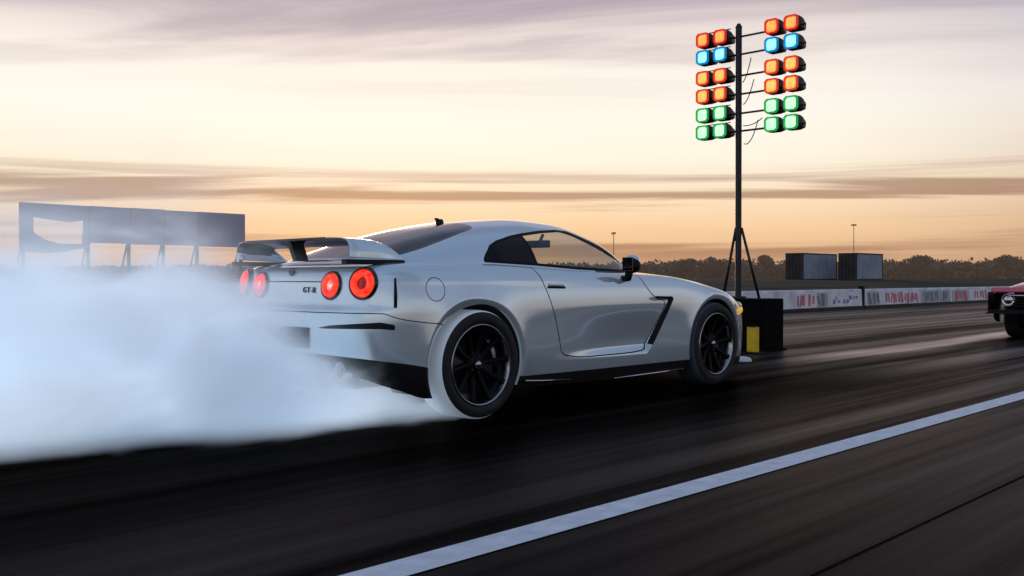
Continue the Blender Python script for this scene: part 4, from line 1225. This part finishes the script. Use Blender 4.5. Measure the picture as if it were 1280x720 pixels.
# sunset side, by height (sine of elevation)
east = cramp(zup, [(0, lin(205, 160, 124)), (.022, lin(228, 184, 142)), (.05, lin(246, 206, 162)), (.085, lin(252, 226, 194)), (.12, lin(255, 244, 224)), (.165, lin(255, 250, 238)), (.215, lin(252, 242, 232)), (.26, lin(226, 211, 210)), (.33, lin(178, 172, 190)), (.5, lin(140, 152, 178)), (.75, lin(122, 142, 172)), (1, lin(112, 134, 168))])
west = cramp(zup, [(0, lin(140, 161, 178)), (.05, lin(166, 190, 207)), (.2, lin(178, 204, 225)), (.5, lin(156, 186, 214)), (1, lin(112, 134, 168))])
az = mth('ADD', mth('MULTIPLY', X_, math.cos(SUN_AZ)), mth('MULTIPLY', Y_, math.sin(SUN_AZ)))
hl = mth('SQRT', mth('MAXIMUM', mth('SUBTRACT', 1, mth('MULTIPLY', Z_, Z_)), .001))
azn = mth('DIVIDE', az, hl)
wx = mth('DIVIDE', mth('MULTIPLY', X_, -1), hl)          # the open sky behind the camera's left is the brightest of the blue side
wf = mrange(wx, .25, .95, 1.0, 1.45)
cw = N(nt, 'ShaderNodeCombineXYZ'); [L(wf, cw.inputs[i]) for i in range(3)]
west = mix(1.0, west, cw.outputs[0], 'MULTIPLY')
base = mix(mrange(azn, -.1, .72), west, east)
# right of the sun the glow is duller
base = mix(mrange(azn, .92, .74, 0, .60), base, cramp(zup, [(0, lin(148, 118, 100)), (.05, lin(196, 160, 132)), (.10, lin(212, 186, 166)), (.17, lin(222, 210, 212)), (.25, lin(150, 150, 180)), (.4, lin(128, 138, 168)), (1, lin(112, 134, 168))]))
# streaky cloud sheets: coordinates on a high flat layer, stretched across the view
inv = mth('DIVIDE', 1., mth('ADD', zup, .055))
ca, sa = math.cos(SUN_AZ-.15), math.sin(SUN_AZ-.15)
u_ = mth('MULTIPLY', mth('ADD', mth('MULTIPLY', X_, ca), mth('MULTIPLY', Y_, sa)), inv)
v_ = mth('MULTIPLY', mth('SUBTRACT', mth('MULTIPLY', X_, sa), mth('MULTIPLY', Y_, ca)), inv)
cb = N(nt, 'ShaderNodeCombineXYZ'); L(mth('MULTIPLY', u_, 1.0), cb.inputs[0]); L(mth('MULTIPLY', v_, .22), cb.inputs[1])
n1 = N(nt, 'ShaderNodeTexNoise'); n1.inputs['Scale'].default_value = 1.25; n1.inputs['Detail'].default_value = 9; n1.inputs['Roughness'].default_value = .58; n1.inputs['Distortion'].default_value = .5; L(cb.outputs[0], n1.inputs[0])
# long low bars near the horizon
cb2 = N(nt, 'ShaderNodeCombineXYZ'); L(mth('MULTIPLY', v_, .13), cb2.inputs[0]); L(mth('MULTIPLY', Z_, 46.), cb2.inputs[1]); L(mth('MULTIPLY', azn, .6), cb2.inputs[2])
n2 = N(nt, 'ShaderNodeTexNoise'); n2.inputs['Scale'].default_value = 1.0; n2.inputs['Detail'].default_value = 7; n2.inputs['Roughness'].default_value = .55; L(cb2.outputs[0], n2.inputs[0])
hi_mask = mth('MULTIPLY', mrange(n1.outputs[0], .44, .62), mrange(zup, .16, .275, .05, 1.0))
base = mix(mth('MULTIPLY', hi_mask, .75), base, cramp(zup, [(0, lin(170, 130, 105)), (.15, lin(206, 182, 172)), (.25, lin(160, 148, 164)), (.5, lin(112, 120, 146)), (1, lin(95, 112, 142))]))
bar = mth('MULTIPLY', mrange(n2.outputs[0], .50, .66), mth('MULTIPLY', mrange(zup, .0, .03), mrange(zup, .135, .085)))
lowcol = cramp(zup, [(0, lin(150, 112, 90)), (.06, lin(176, 132, 104)), (.1, lin(158, 124, 108)), (.2, lin(190, 165, 155))])
base = mix(mth('MULTIPLY', bar, .80), base, lowcol)
# the long dark bank half way up to the pale glow
bank = mth('MULTIPLY', mrange(mth('ABSOLUTE', mth('ADD', mth('SUBTRACT', Z_, .086), mth('MULTIPLY', mth('SUBTRACT', n1.outputs[0], .5), .05))), .013, .003), mrange(azn, .55, .8))
base = mix(mth('MULTIPLY', bank, .70), base, lin(150, 108, 84))
# below the horizon
base = mix(mrange(Z_, -.002, -.02), base, (.03, .028, .028, 1))
tot = mix(1.0, base, mix(1.0, sky.outputs[0], (.004, .004, .0045, 1), 'MULTIPLY'), 'ADD')
L(tot, bg.inputs[0]); bg.inputs[1].default_value = 1.0

# ================================================================== CAMERA
cam = bpy.data.cameras.new('camera'); co = bpy.data.objects.new('camera', cam); COL.objects.link(co)
co.location = CAM
pitch = -.010
cd = Vector((math.cos(YAW)*math.cos(pitch), math.sin(YAW)*math.cos(pitch), math.sin(pitch)))
co.rotation_euler = cd.to_track_quat('-Z', 'Y').to_euler()
cam.sensor_width = 36; cam.lens = 36*1200/1280
cam.clip_start = .05; cam.clip_end = 6000
scene.camera = co

scene.render.engine = 'CYCLES'
cy_ = scene.cycles
cy_.use_denoising = True
cy_.max_bounces = 8; cy_.diffuse_bounces = 3; cy_.glossy_bounces = 4; cy_.transmission_bounces = 4; cy_.transparent_max_bounces = 12; cy_.volume_bounces = 5
cy_.volume_step_rate = 1.5; cy_.volume_max_steps = 256
cy_.sample_clamp_indirect = 6
vs = scene.view_settings; vs.view_transform = 'Standard'; vs.look = 'None'; vs.exposure = 0; vs.gamma = 1
scene.render.film_transparent = False
